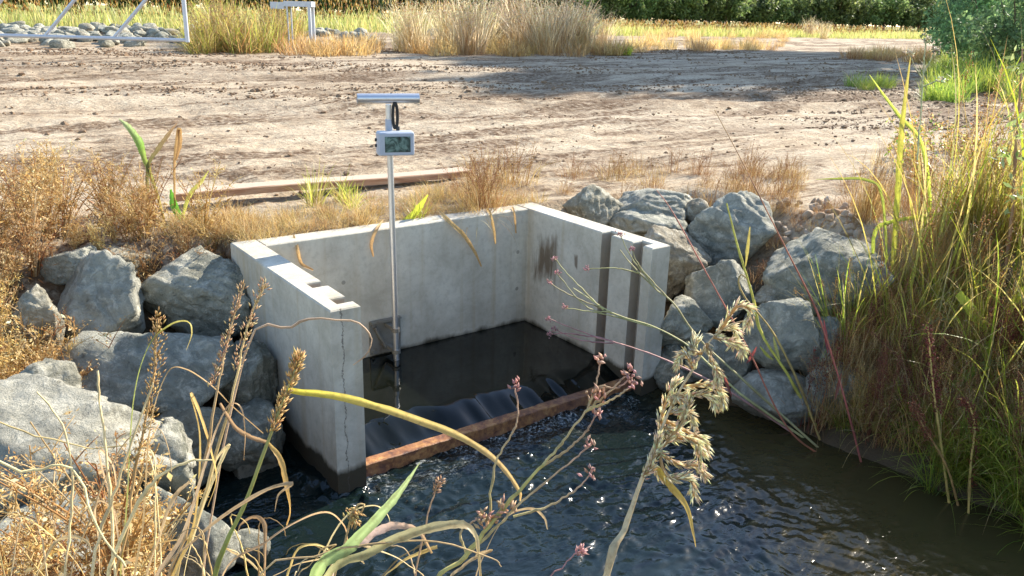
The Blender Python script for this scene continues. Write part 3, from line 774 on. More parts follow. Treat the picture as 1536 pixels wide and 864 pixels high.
b = MB(); box(b, U3(418, 8, sd), (.42, .4, .2), Rs); spart('gear_box', b)
for px, dd in ((466, 0), (433, 0), (466, .45), (433, .45)):
    p = U3(px, 10, sd)+bk_*(dd-.2); b = MB(); w_ = .085 if px == 466 else .04
    box(b, (p[0], p[1], p[2]/2-.1), (w_, w_, p[2]+.3), Rs); spart('leg', b)

# ---------------------------------------------------------------- vegetation palettes
STRAW = [(.60, .43, .19), (.54, .35, .13), (.68, .54, .30), (.46, .26, .09), (.58, .38, .15)]
RUST = [(.42, .21, .07), (.48, .27, .09), (.35, .15, .055), (.52, .33, .13)]
GOLD = [(.64, .42, .15), (.70, .50, .22), (.54, .31, .10), (.78, .62, .34)]
LIME = [(.38, .46, .04), (.52, .55, .06), (.28, .38, .04), (.60, .56, .12)]
GREEN = [(.16, .26, .045), (.23, .33, .055), (.13, .2, .04), (.32, .36, .08)]
def disk(n, r): 
    a = rng.uniform(0, 2*math.pi, n); q = r*np.sqrt(rng.random(n)); return np.stack([q*np.cos(a), q*np.sin(a), 0*a], 1)
def tuft(n, r, L, W, tilt, droop, cols, tips=None, nseg=5, lv=.3):
    b = MB(); P = disk(n, r); az = np.arctan2(P[:, 1], P[:, 0])+rng.normal(0, 1.0, n)
    c = pick(cols, n)
    blades(b, P, az, np.abs(rng.normal(0, tilt, n)), L*np.clip(rng.normal(1, lv, n), .25, 1.7), W*rng.uniform(.6, 1.3, n), np.abs(rng.normal(droop, .5, n)), c, c*1.15 if tips is None else pick(tips, n), nseg)
    return b
def stalks(b, n, r, L, cols, head=.35, lean=.2, hw=.02, rad=.0022, seedn=60, seedcol=None, sl=.012):
    P = disk(n, r)
    for p in P:
        l = L*rng.uniform(.7, 1.2); az = rng.uniform(0, 6.28); ln = abs(rng.normal(0, lean)); h = np.array([math.cos(az), math.sin(az), 0])
        pts = [p, p+h*ln*l*.25+np.array([0, 0, l*.5]), p+h*ln*l*.9+np.array([0, 0, l*(1-.3*ln)])]
        c = np.asarray(cols[rng.integers(len(cols))])
        tube(b, pts, [rad, rad*.5], c, k=4, n=7, cap=False)
        if head > 0:
            cv = crom(pts, 30); i0 = int(30*(1-head)); q = rng.integers(i0, 30, seedn)
            t = (q-i0)/(30-i0); ww = hw*np.sin(np.pi*(.12+.8*t))
            off = rng.normal(size=(seedn, 3))*ww[:, None]*.6
            dirs = off*8+np.array([0, 0, .35])*ww[:, None]*10+h*.03
            seeds(b, cv[q]+off, dirs, sl*rng.uniform(.6, 1.3, seedn), sl*.22, jit(seedcol if seedcol is not None else c, seedn, .25))
def weed(H, nst, seedn, cols, sl=.010, spread=.5, leafn=40):
    b = MB()
    for k in range(nst):
        az = rng.uniform(0, 6.28); h = np.array([math.cos(az), math.sin(az), 0]); l = H*rng.uniform(.55, 1.15); ln = rng.uniform(.05, spread)
        pts = crom([h*.02, h*ln*l*.4+[0, 0, l*.5], h*ln*l+[0, 0, l]], 16); c = np.asarray((RUST+STRAW)[rng.integers(9)])
        tube(b, pts, [.0036, .0016], c, k=4, straight=True, cap=False)
        for q in range(rng.integers(5, 9)):
            i = rng.integers(4, 15); a2 = rng.uniform(0, 6.28); d = np.array([math.cos(a2), math.sin(a2), rng.uniform(.5, 1.4)]); d /= np.linalg.norm(d)
            bl = l*rng.uniform(.12, .34); br = pts[i]+d*bl*np.linspace(0, 1, 6)[:, None]+np.array([0, 0, -.15*bl])*(np.linspace(0, 1, 6)**2)[:, None]
            tube(b, br, [.0019, .0010], c*1.15, k=3, straight=True, cap=False)
            m = seedn; t = rng.random(m)**.8; pos = pts[i]+d*bl*t[:, None]+rng.normal(0, .007, (m, 3))
            leaves(b, pos, sl*rng.lognormal(-.12, .5, m), pick(cols, m, .25), .42)
    if leafn:
        P = disk(leafn, H*.35)+np.stack([0*np.zeros(leafn), np.zeros(leafn), rng.uniform(.02, H*.5, leafn)], 1)
        leaves(b, P, rng.uniform(.02, .05, leafn), pick(STRAW+RUST, leafn), .25)
    return b
def place(variants, pts, name, label, cat, group, smin=.8, smax=1.2, zoff=-.015, tilt=.1, zf=None):
    for (x, y) in pts:
        me = variants[rng.integers(len(variants))]
        o = bpy.data.objects.new(name, me); C.objects.link(o); z = float(gh(x, y)) if zf is None else zf(x, y)
        o.location = (x, y, z+zoff); s = rng.uniform(smin, smax); o.scale = (s, s, s*rng.uniform(.85, 1.15))
        o.rotation_euler = (rng.normal(0, tilt), rng.normal(0, tilt), rng.uniform(0, 6.28)); tag(o, label, cat, group, 'thing')
def rect(n, x0, x1, y0, y1, ok=None):
    out = []
    while len(out) < n:
        x, y = rng.uniform(x0, x1), rng.uniform(y0, y1)
        if ok is None or ok(x, y): out.append((x, y))
    return out
def pxpts(n, x0, x1, y0, y1, z=0.0):
    return [tuple(G(rng.uniform(x0, x1), rng.uniform(y0, y1), z)[:2]) for k in range(n)]
inbox = lambda x, y: (-1.97 < x < .17) and (-1.3 < y < .13)

# straw mat along the back of the box
mat_v = [tuft(120, .09, .17, .0045, .9, 1.0, STRAW+[(.36, .34, .10)], STRAW).mesh('straw_tuft', M_DRY) for k in range(4)]
place(mat_v, rect(170, -2.15, .25, .15, .85, lambda x, y: y < .6 or x < -1.6 or rng.random() < .25), 'straw_tuft', 'low matted tuft of dry straw growing along the back edge of the concrete box', 'dry grass', 'straw tufts behind the concrete box', .4, .8)
gt_v = [tuft(70, .05, .24, .007, .55, .7, LIME+STRAW, LIME).mesh('green_tuft', M_PLANT) for k in range(2)]
place(gt_v, [G(512, 292, .03)[:2], G(470, 300, .03)[:2], G(528, 305, .03)[:2]], 'green_tuft', 'yellow-green grass tuft sprouting from the straw left of the pole', 'grass tuft', 'green tufts in the straw left of the pole', .7, 1.0)
place(gt_v, [G(628, 318, .03)[:2]], 'green_tuft', 'small bright green tuft in the straw just right of the pole', 'grass tuft', None, .7, .8)
red_v = []
for k in range(3):
    b = tuft(120, .14, .20, .0035, .85, .9, RUST+STRAW, STRAW); stalks(b, 12, .09, .30, RUST, .5, .35, .014, .0018, 26, None, .009); red_v.append(b.mesh('rusty_tuft', M_DRY))
place(red_v, pxpts(9, 690, 780, 268, 312, .03), 'rusty_tuft', 'upright rusty straw tuft at the right-hand end of the timber plank', 'dry grass', 'rusty tufts by the plank end', .8, 1.15)
place(red_v, [p for p in pxpts(46, 830, 1200, 252, 292, .02)], 'rusty_tuft', 'low rusty dry tuft along the top of the right bank boulders', 'dry grass', 'rusty tufts above the right bank boulders', .4, .85)
place(red_v, [p for p in pxpts(30, 1130, 1320, 280, 350, .0)], 'rusty_tuft', 'small rusty dry tuft among the brown cobbles', 'dry grass', 'rusty tufts among the cobbles', .35, .6)

# golden seeding weeds on the left
gold_v = [weed(.42, 15, 16, GOLD, .0105, .6, 60).mesh('golden_weed', M_DRY) for k in range(4)]
place(gold_v, pxpts(30, -40, 110, 330, 480, -.08)+pxpts(8, -40, 60, 480, 540, -.2), 'golden_weed', 'bushy golden weed full of tiny dry seeds at the left edge', 'weed', 'golden seeding weeds at the left edge', .75, 1.1)
place(gold_v, pxpts(16, 60, 330, 345, 385, -.02), 'golden_weed', 'low golden weed draped over the rocks left of the left wing wall', 'weed', 'golden weeds over the left rocks', .35, .55)
br_v = [weed(.42, 13, 11, RUST+GOLD+STRAW, .010, .85, 90).mesh('brown_weed', M_DRY) for k in range(3)]
place(br_v, pxpts(15, 150, 335, 318, 372, -.03), 'brown_weed', 'spreading reddish-brown weed at the left end of the timber plank', 'weed', 'reddish-brown weeds at the left plank end', .6, .95)
place(gold_v, pxpts(15, 0, 130, 765, 900, -.35)+pxpts(7, 130, 330, 840, 960, -.45), 'golden_weed', 'dry golden weed among the pale rocks in the bottom left corner', 'weed', 'golden weeds in the bottom left corner', .42, .7)

# ---------------------------------------------------------------- right bank
yl_v = []
for k in range(4):
    b = tuft(70, .10, .62, .010, .28, .75, LIME, LIME+STRAW, 7); stalks(b, 10, .09, .62, GOLD, .3, .2, .014, .002, 40, None, .011); yl_v.append(b.mesh('yellow_grass_clump', M_PLANT))
go_v = []
for k in range(4):
    b = tuft(90, .12, .50, .0045, .25, .45, GOLD+STRAW+RUST, STRAW, 6); stalks(b, 26, .12, .56, RUST+GOLD, .4, .18, .016, .0022, 40, None, .010); go_v.append(b.mesh('golden_grass_clump', M_DRY))
gr_v = [tuft(130, .11, .34, .0055, .5, 1.1, GREEN+LIME[:1], LIME, 6).mesh('bank_grass_clump', M_PLANT) for k in range(4)]
rd_v = []
for k in range(3):
    b = tuft(80, .10, .34, .004, .5, 1.0, RUST+GOLD[:2]+[(.32, .14, .08)], STRAW, 6); stalks(b, 10, .08, .45, [(.26, .10, .06)], .45, .25, .018, .0025, 70, (.25, .075, .05), .010); rd_v.append(b.mesh('red_grass_clump', M_DRY))
def slope(t0, t1, y0, y1, n):
    o = []
    for k in range(n):
        y = rng.uniform(y0, y1); t = rng.uniform(t0, t1); o.append((float(xeR(y))+.02+1.45*t, y))
    return o
GRB = 'grasses crowding the right bank'
place(gr_v, slope(.02, .30, -4.0, -2.15, 42), 'bank_grass_clump', 'soft green grass clump overhanging the water on the right bank', 'grass tuft', 'green grass clumps at the right waterline', .7, 1.25)
place(rd_v, slope(.1, .5, -3.4, -1.95, 36), 'red_grass_clump', 'reddish-brown dry clump low on the right bank', 'dry grass', 'reddish clumps low on the right bank', .7, 1.1)
place(go_v, slope(.45, 1.2, -3.6, -1.7, 50)+slope(.95, 1.3, -1.7, -1.2, 5), 'golden_grass_clump', 'tall golden dry grass clump on the right bank slope', 'dry grass', 'golden grass clumps on the right bank', .4, .72)
place(yl_v, slope(.25, 1.25, -3.7, -1.8, 84), 'yellow_grass_clump', 'yellow-green clump of long backlit blades on the right bank', 'grass tuft', 'yellow-green grass clumps on the right bank', .45, .8)
yt_v = []
for k in range(3):
    b = tuft(20, .10, .95, .012, .22, .5, LIME, LIME+STRAW, 8); stalks(b, 7, .12, .85, STRAW+GOLD, .3, .2, .018, .002, 60, None, .012); yt_v.append(b.mesh('tall_sedge', M_PLANT))
place(yt_v, slope(.35, 1.3, -3.7, -1.9, 32), 'tall_sedge', 'tall sparse yellow-green sedge rising above the right bank grasses', 'sedge', 'tall sedges on the right bank', .7, 1.1)
place(go_v, slope(.06, .45, -3.5, -2.0, 30), 'golden_grass_clump', 'thin straw clump leaning out of the low reddish tangle on the right bank', 'dry grass', 'straw clumps in the low right bank tangle', .5, .8)
lw_v = []
for k in range(3):
    b = MB()
    for q in range(9):
        p = disk(1, .12)[0]; l = .3*rng.uniform(.6, 1.2); pts = crom([p, p+[rng.normal(0, .03), rng.normal(0, .03), l*.5], p+[rng.normal(0, .06), rng.normal(0, .06), l]], 8)
        tube(b, pts, [.003, .001], (.33, .20, .08), k=4, straight=True, cap=False); m = 26
        i = rng.integers(1, 8, m); leaves(b, pts[i]+rng.normal(0, .012, (m, 3)), rng.uniform(.015, .045, m), pick(LIME[:1]+GREEN+[(.5, .33, .12)]+GOLD[:2]+RUST, m), .45)
    lw_v.append(b.mesh('leafy_weed', M_PLANT))
place(lw_v, pxpts(20, 1350, 1560, 205, 300, .0), 'leafy_weed', 'small leafy yellow-green weed at the edge of the dirt pad above the right bank', 'weed', 'leafy weeds above the right bank', .7, 1.1)
place(red_v, pxpts(26, 1320, 1560, 225, 320, .0), 'rusty_tuft', 'rusty dry tuft between the leafy weeds above the right bank', 'dry grass', 'rusty tufts above the right bank grass', .6, 1.1)

# ---------------------------------------------------------------- grasses beyond the pad
def farv(n, L, W, tilt, droop, cols, tips, r, heads=0, hc=None, nm='far_grass'):
    b = tuft(n, r, L, W, tilt, droop, cols, tips, 4)
    if heads: stalks(b, heads, r, L*1.15, STRAW, .3, .25, L*.02, .006, 14, hc, .05)
    return b.mesh(nm, M_PLANT)
fz = lambda x, y: float(padz(np.array(x), np.array(y)))
tall_v = [farv(130, 1.4, .022, .3, .5, [(.66, .50, .25), (.60, .42, .18), (.72, .58, .34)], [(.82, .70, .47)], .42, 46, (.86, .74, .52), 'tall_reed_clump') for k in range(3)]
bush_v = [farv(200, .95, .02, .5, .5, GREEN+STRAW+RUST, STRAW+LIME, .45, 14, (.5, .38, .2), 'mixed_grass_clump') for k in range(3)]
lowf_v = [farv(150, .5, .018, .45, .5, GOLD+STRAW, STRAW, .4, 0, None, 'low_gold_clump') for k in range(3)]
def fpx(n, x0, x1, y0, y1): return [tuple(G(rng.uniform(x0, x1), rng.uniform(y0, y1), .08)[:2]) for k in range(n)]
place(bush_v, fpx(22, 285, 440, 64, 76), 'mixed_grass_clump', 'shaggy green and brown grass clump beside the white gate frame', 'grass clump', 'shaggy clumps beside the white gate frame', .75, 1.2, zf=fz)
place(tall_v, fpx(13, 640, 800, 70, 80)+fpx(10, 810, 915, 68, 78)+fpx(3, 540, 640, 72, 78), 'tall_reed_clump', 'tall pale straw-coloured reed clump at the far edge of the dirt pad', 'reeds', 'tall straw reeds at the far edge of the pad', .85, 1.25, zf=fz)
place(lowf_v, fpx(60, 445, 960, 70, 81), 'low_gold_clump', 'low golden grass clump in the row at the far edge of the dirt pad', 'dry grass', 'low golden clumps at the far edge of the pad', .7, 1.2, zf=fz)
place(lowf_v, fpx(36, 960, 1180, 64, 74), 'low_gold_clump', 'short golden clump fringing the pale dirt road right of the tall reeds', 'dry grass', 'short golden clumps right of the tall reeds', .6, 1.1, zf=fz)
place(tall_v, fpx(4, 1190, 1240, 60, 68), 'tall_reed_clump', 'lone wispy reed clump in front of the orchard, right of centre', 'reeds', 'wispy reeds right of centre', .5, .8, zf=fz)
gl = farv(90, .35, .05, .7, .8, LIME, LIME, .3, 0, None, 'lime_clump')
place([gl], [tuple(G(934, 80, .05)[:2])], 'lime_clump', 'small bright lime-green clump at the foot of the tall reeds, right end', 'grass tuft', None, 1, 1, zf=fz)
brn_v = [farv(150, .6, .022, .5, .5, RUST+STRAW, GOLD, .5, 0, None, 'brown_grass_clump') for k in range(2)]
place(brn_v, fpx(24, 1270, 1400, 80, 92), 'brown_grass_clump', 'brown dry grass clump in front of the tall green shrubs on the right', 'dry grass', 'brown clumps before the right-hand shrubs', .5, .8, zf=fz)
# field grass behind the levee (one mass)
b = MB(); n = 26000
x = rng.uniform(-6, 75, n); y = 28.5+rng.random(n)**1.5*17; z = padz(x, y); FG_ = [(.34, .36, .09), (.44, .42, .16), (.30, .34, .08), (.52, .42, .2), (.42, .44, .12)]; c = pick(FG_, n)
patch = sm((fbm(x*.25, y*.4, 2, 2)+.5)); L = np.clip(rng.normal(.75, .25, n), .2, 1.5)*(.55+.6*patch)*np.where(x > 22, .62, 1)
blades(b, np.stack([x, y, z], 1), rng.uniform(0, 6.28, n), np.abs(rng.normal(0, .25, n)), L, .035, np.abs(rng.normal(.4, .3, n)), c, pick(FG_+STRAW[:2], n), 3)
m = 5000; x = rng.uniform(-6, 60, m); y = 29+rng.random(m)*8; z = padz(x, y)+rng.uniform(.45, 1.3, m)*np.where(x > 22, .55, 1)
seeds(b, np.stack([x, y, z], 1), rng.normal(0, .2, (m, 3))+[0, 0, 1], .22, .02, pick(STRAW+RUST, m))
tag(b.obj('field_grass', M_PLANT), kind='stuff')

# ---------------------------------------------------------------- orchard, shrubs and shade trees
def crown(n, R, H, z0, size, cols, seed, clumps=26):
    r = np.random.default_rng(seed); b = MB()
    cc = r.normal(size=(clumps, 3)); cc /= np.linalg.norm(cc, axis=1)[:, None]; cc *= (r.random(clumps)**.4)[:, None]
    cc = cc*np.array([R, R, H/2])*.82+np.array([0, 0, z0+H/2]); cr = R*r.uniform(.22, .42, clumps)
    k = r.integers(0, clumps, n); d = r.normal(size=(n, 3)); d /= np.linalg.norm(d, axis=1)[:, None]
    P = cc[k]+d*(cr[k]*r.random(n)**.33)[:, None]*np.array([1, 1, .9])
    c = pick(cols, n, .25)*r.uniform(.75, 1.25, clumps)[k][:, None]
    leaves(b, P, size*r.uniform(.6, 1.4, n), c, .6, np.array([0, 0, -.2]))
    return b
def trunk(h, r0, limbs, R, z0, seed):
    r = np.random.default_rng(seed); b = MB(); tube(b, [(0, 0, -.3), (.03, .02, h*.5), (0, .04, h)], [r0*1.25, r0, r0*.8], k=8)
    for k in range(limbs):
        a = k*2*math.pi/limbs+r.uniform(-.3, .3); q = np.array([math.cos(a), math.sin(a), 0])
        tube(b, [(0, .04, h*.95), q*R*.3+[0, 0, h+R*.5], q*R*.65+[0, 0, h+R*1.25]], [r0*.6, r0*.2], k=6)
    return b
TG = [(.13, .19, .06), (.17, .235, .075), (.095, .15, .045), (.23, .28, .10)]
ocr = [crown(3000, 2.5, 5.4, .25, .36, TG, 500+k).mesh('crown', M_LEAF) for k in range(4)]
otr = [trunk(1.3, .13, 4, 2.2, .8, 520+k).mesh('trunk', M_BARK) for k in range(2)]
first = None; kk = 0
for row in range(4):
    for x in np.arange(-14, 190, 4.1):
        yy = 62+row*4.6+rng.normal(0, .25); xx = x+rng.normal(0, .35)+row*1.3
        az = math.atan2(xx-CAM[0], yy-CAM[1])
        if not (-.04 < az < 1.21): continue
        if row > 1 and xx > 110: continue
        o = empty('orchard_tree', (xx, yy, fz(xx, yy)), 'dense green orchard tree in the long row beyond the far field', 'tree', 'orchard trees beyond the far field')
        for nm, me in (('trunk', otr[kk % 2]), ('crown', ocr[rng.integers(4)])):
            c = bpy.data.objects.new(nm, me); C.objects.link(c); c.parent = o
        o.rotation_euler = (0, 0, rng.uniform(0, 6.28)); s = rng.uniform(.88, 1.15); o.scale = (s, s, s); kk += 1
SG = [(.15, .25, .10), (.19, .31, .12), (.25, .37, .14), (.12, .21, .08)]
scr = [crown(5200, 1.3, 2.6, -.1, .10, SG, 560+k, 30).mesh('crown', M_LEAF) for k in range(3)]
strk = [trunk(.5, .05, 5, 1.0, .3, 570).mesh('trunk', M_BARK)]
shr = [((1432, 92), 1.0, 'leafy green shrub at the left end of the clump by the right edge'), ((1475, 108), 1.15, 'leafy green shrub in the middle of the clump by the right edge, behind the weeds'), ((1520, 126), 1.1, 'leafy green shrub nearest the camera in the clump by the right edge'), ((1500, 80), 1.5, 'taller dark green shrub standing at the back of the clump by the right edge'), ((1560, 100), 1.6, 'tall green shrub cut off by the right edge of the view')]
for (px, py), s, lb in shr:
    p = G(px, py, .05); o = empty('green_shrub', (p[0], p[1], fz(p[0], p[1])), lb, 'shrub', 'green shrubs by the right edge')
    for nm, me in (('trunk', strk[0]), ('crown', scr[rng.integers(3)])):
        c = bpy.data.objects.new(nm, me); C.objects.link(c); c.parent = o
    o.scale = (s, s, s); o.rotation_euler = (0, 0, rng.uniform(0, 6))
gs_v = [tuft(220, .5, .6, .02, .4, .6, GREEN, GREEN+LIME, 4).mesh('rank_grass_clump', M_PLANT) for k in range(2)]
place(gs_v, fpx(34, 1405, 1560, 95, 150), 'rank_grass_clump', 'rank green grass clump at the foot of the right-hand shrubs', 'grass clump', 'green clumps under the right-hand shrubs', .4, .9, zf=fz)
place(gs_v, fpx(5, 1275, 1330, 122, 130), 'rank_grass_clump', 'low dark green plant alone on the shaded dirt right of centre', 'plant', 'low green plants on the shaded dirt', .3, .45, zf=fz)
# the tall trees at the right whose shade lies across the pad
bcr = [crown(7000, 4.2, 13.5, 10.5, .55, TG, 580+k, 34).mesh('crown', M_LEAF) for k in range(2)]
btr = trunk(12, .30, 5, 3.4, 4, 590).mesh('trunk', M_BARK)
for (x, y, s), lb in (((38.5, 12.9, .97), 'tall tree behind the right-hand shrubs, nearest to the pad'), ((44, 16.8, 1.02), 'tall tree behind the right-hand shrubs, farther back'), ((58, 21.6, 1.42), 'tallest tree behind the right-hand shrubs, farthest of them')):
    o = empty('shade_tree', (x, y, fz(x, y)), lb, 'tree', 'tall trees behind the right-hand shrubs')
    for nm, me in (('trunk', btr), ('crown', bcr[int(x) % 2])):
        c = bpy.data.objects.new(nm, me); C.objects.link(c); c.parent = o
    o.scale = (s, s, s)

# ---------------------------------------------------------------- single plants one can point at
def pl_pts(L, d=None): return np.array([U(*q) if len(q) == 3 else U(q[0], q[1], d) for q in L])
def px2m(w, d): return w*d/F
TAN, CREAM, BUD, PINK = (.58, .40, .19), (.70, .52, .27), (.42, .24, .15), (.55, .30, .30)
class Plant:
    def __init__(s, name, label, cat, first, group=None):
        x, y, z = first; s.root = np.array([x, y, float(gh(x, y))]); s.e = empty(name, s.root, label, cat, group); s.o = s.root
    def add(s, nm, b, mat): o = b.obj(nm, mat, s.e, True, origin=s.o); o.location = (0, 0, 0); return o
    def stem(s, pts, d, w, col, k=6, rooted=False, nm='stem', n=None):
        P = pl_pts(pts, d)
        if rooted:
            b0 = s.root.copy(); mid = (P[0]+b0)/2+np.array([0, 0, .02]); P = np.vstack([b0-[0, 0, .03], mid, P])
        w = np.atleast_1d(w)*d/F/2; n = n or len(P)*6; Q = crom(P, n); ww = np.interp(np.linspace(0, 1, n), np.linspace(0, 1, len(w)), w) if len(w) > 1 else np.full(n, w[0])
        Q = Q+rng.normal(0, .35 if w.max() < .006 else .07, (n, 3))*ww[:, None]*sm(np.linspace(0, 1, n)*8)[:, None]
        nd_ = np.exp(-((np.arange(n) % 11)-5.0)**2); ww = ww*(.74+.22*nd_+rng.normal(0, .05, n))
        col = np.asarray(col, float); cc = np.repeat(col[None], n, 0) if col.ndim == 1 else np.stack([np.interp(np.linspace(0, 1, n), np.linspace(0, 1, len(col)), col[:, q]) for q in range(3)], 1)
        cc = np.clip(cc*(1+rng.normal(0, .10, (n, 1)))*(1-.35*nd_[:, None]), .01, .95)
        b = MB(); tube(b, Q, np.maximum(ww, .0003), cc, k=k, straight=True); s.add(nm, b, M_STEM); return P
    def leaf(s, pts, d, w, col, nm='leaf', twist=0, mat=None, hint=None):
        b = MB(); ribbon(b, pl_pts(pts, d), np.array(w)*d/F, col, n=26, twist=twist, hint=hint); s.add(nm, b, mat or M_PLANT)
def root_of(pts, d, back=(0, 0)):
    p = U(pts[0][0], pts[0][1], d); return (p[0]+back[0], p[1]+back[1], 0)
def seedline(b, P, n, L, r, col, spread, dirk=.5):
    cv = crom(P, 40); q = rng.integers(0, 40, n); T = np.gradient(cv, axis=0); T /= np.linalg.norm(T, axis=1)[:, None]
    off = rng.normal(size=(n, 3)); off /= np.linalg.norm(off, axis=1)[:, None]
    seeds(b, cv[q]+off*spread*rng.random((n, 1)), T[q]+off*dirk, L*rng.uniform(.7, 1.2, n), r, jit(col, n, .18))

# drooping plume in front of the water
d = .85
st = [(905, 905), (940, 785), (985, 662), (1012, 600), (1038, 556), (1062, 515), (1090, 490), (1120, 480)]
p = Plant('plume_grass', 'thick pale reed with a large drooping tan plume rising before the water, the biggest seed head', 'reed', root_of(st, d))
p.stem(st, d, [21, 19, 16, 9, 6, 5, 4, 3, 3], (.66, .54, .30), 8, True)
b = MB()
ends = [((985, 665), (1018, 690), (1052, 694), (1058, 720)), ((975, 690), (1005, 712), (1030, 715), (1046, 712)), ((992, 648), (1020, 668), (1046, 672), (1058, 708)), ((995, 640), (1020, 640), (1045, 652), (1052, 668)), ((1003, 620), (1028, 632), (1042, 640), (1048, 655)), ((1008, 612), (1025, 602), (1036, 612), (1038, 630)), ((1018, 595), (1040, 585), (1058, 590), (1062, 605)), ((1025, 580), (1045, 572), (1062, 582), (1066, 602)), ((990, 655), (1000, 610), (1012, 575), (1020, 560)), ((975, 690), (985, 640), (1000, 610), (1004, 590)), ((1040, 552), (1022, 530), (1014, 532), (1008, 545)), ((1052, 530), (1040, 520), (1036, 512), (1040, 500)), ((1075, 500), (1095, 486), (1112, 492), (1108, 512)), ((1082, 494), (1102, 478), (1122, 482), (1118, 505)), ((1070, 505), (1085, 505), (1096, 510), (1098, 520)), ((965, 715), (975, 670), (985, 640), (988, 625)), ((1000, 632), (1035, 652), (1050, 660), (1056, 680)), ((982, 675), (1015, 680), (1040, 682), (1056, 700)), ((1060, 516), (1085, 535), (1092, 548), (1090, 560))]
for k, e in enumerate(ends):
    P = pl_pts(e, d); P[1:] += (rng.normal(0, .008, 3))[None]
    tube(b, P, [px2m(3, d), px2m(1.5, d)], TAN, k=4, n=10); seedline(b, P, 120, .0095, .0008, (.92, .80, .56), .0036, .5)
p.add('seed_head', b, M_PLUME)
p.leaf([(985, 702), (1005, 728), (1030, 760), (1040, 800), (1044, 820)], d, [10, 12, 10, 7, 4], [(.55, .38, .08), (.5, .3, .1)], twist=1.2)

# olive reed by the left wing wall with its long yellow leaf
d = 1.3; st = [(318, 890), (372, 745), (420, 612), (449, 540)]
p = Plant('reed', 'olive-green reed leaning right with one long yellow leaf arching across the stop board', 'reed', root_of(st, d))
p.stem(st, d, [14, 12, 10, 8, 5, 4], [(.30, .30, .09), (.26, .30, .07), (.4, .34, .14)], 7, True)
b = MB(); P = pl_pts([(405, 650), (424, 600), (440, 560), (448, 536)], d); seedline(b, P, 230, .014, .0016, (.56, .36, .15), .008, .7); p.add('seed_head', b, M_DRY)
p.leaf([(432, 586), (520, 597), (612, 626), (690, 655), (745, 692), (778, 735), (780, 752)], d, [8, 12, 12, 10, 8, 5, 2], [(.62, .50, .06), (.58, .40, .14), (.52, .34, .16), (.5, .3, .12)])
p.leaf([(402, 664), (421, 690), (431, 735), (436, 765), (430, 788)], d, [4, 9, 10, 9, 3], [(.62, .42, .14), (.55, .32, .1)], twist=2.5)
p.leaf([(330, 605), (352, 640), (375, 655), (402, 664)], d, [4, 6, 7, 5], TAN)

d = 1.05
def blade_plant(label, pts, w, col, d, name='grass_blade', twist=0, group=None, back=(0, 0), mat=None):
    p = Plant(name, label, 'grass blade', root_of(pts, d, back), group)
    P = pl_pts(pts, d); b0 = p.root; m = (P[0]*.6+b0*.4)
    b = MB(); ribbon(b, np.vstack([b0-[0, 0, .02], m, P]), np.r_[w[0]*.5, w[0]*.8, np.array(w)]*d/F, col, n=60, twist=twist); p.add('leaf', b, mat or M_PLANT); return p
blade_plant('stiff fresh green blade pointing up right at the bottom centre', [(468, 890), (530, 816), (590, 750), (630, 694)], [19, 18, 12, 1], [(.28, .36, .1), (.36, .46, .17), (.42, .5, .22)], d)
blade_plant('pale greenish cream blade arching and folding down at the bottom centre', [(480, 895), (560, 826), (630, 796), (688, 786), (712, 800), (718, 830), (722, 880)], [11, 15, 16, 14, 8, 6, 4], [(.38, .40, .14), (.50, .47, .22), (.62, .53, .30), (.60, .42, .17)], d, twist=.9)
blade_plant('pinkish dry blade curling over behind the pale cream one', [(500, 860), (545, 812), (582, 790), (612, 790), (630, 800), (648, 830)], [8, 12, 12, 9, 6, 3], [(.6, .48, .3), (.68, .5, .42), (.55, .35, .15)], d+.1)
blade_plant('broad tan withered blade hooked at its tip over the black water', [(330, 880), (400, 812), (452, 778), (492, 768), (516, 788), (522, 812)], [4, 8, 13, 9, 5, 2], [(.52, .38, .18), (.62, .45, .25), (.56, .36, .16)], d+.15, twist=2.4)
def bank_depth(px, py, off=.10):
    for q in np.arange(2.2, 9, .02):
        v = U(px, py, q)
        if v[2] < float(gh(v[0], v[1]))+off: return q
    return 4.0
def stalk(label, pts, w, col, d, heads=(), name='dry_stalk', cat='dry stalk', group=None, hc=None):
    hc = hc or (CREAM if 'wheat' in label else None); p = Plant(name, label, cat, root_of(pts, d), group); p.stem(pts, d, w, col, 5, True, n=30)
    for (e, n, sp) in heads:
        b = MB(); seedline(b, pl_pts(e, d), int(n*1.5), .0095, .0013, hc or col, sp, .8); p.add('seed_head', b, M_DRY)
    return p
stalk('thin straw stalk lying almost level over the bottom centre', [(380, 890), (480, 832), (560, 816), (650, 812), (735, 836), (752, 850)], [5, 4, 4, 4, 3, 2], (.62, .44, .2), d)
stalk('short curled dry stalks with a yellowish knot, bottom centre left', [(500, 895), (518, 812), (532, 764), (546, 756), (540, 770), (528, 772)], [6, 5, 4, 3], (.60, .44, .18), d+.1, [([(522, 765), (530, 770), (535, 785)], 40, .01)])
stalk('thin brown stem with a tiny tip bent over the water, left of the budded stems', [(622, 890), (640, 782), (655, 730), (660, 722)], [5, 4, 3, 2], BUD, d+.2, [([(650, 740), (657, 726), (660, 720)], 24, .004)])
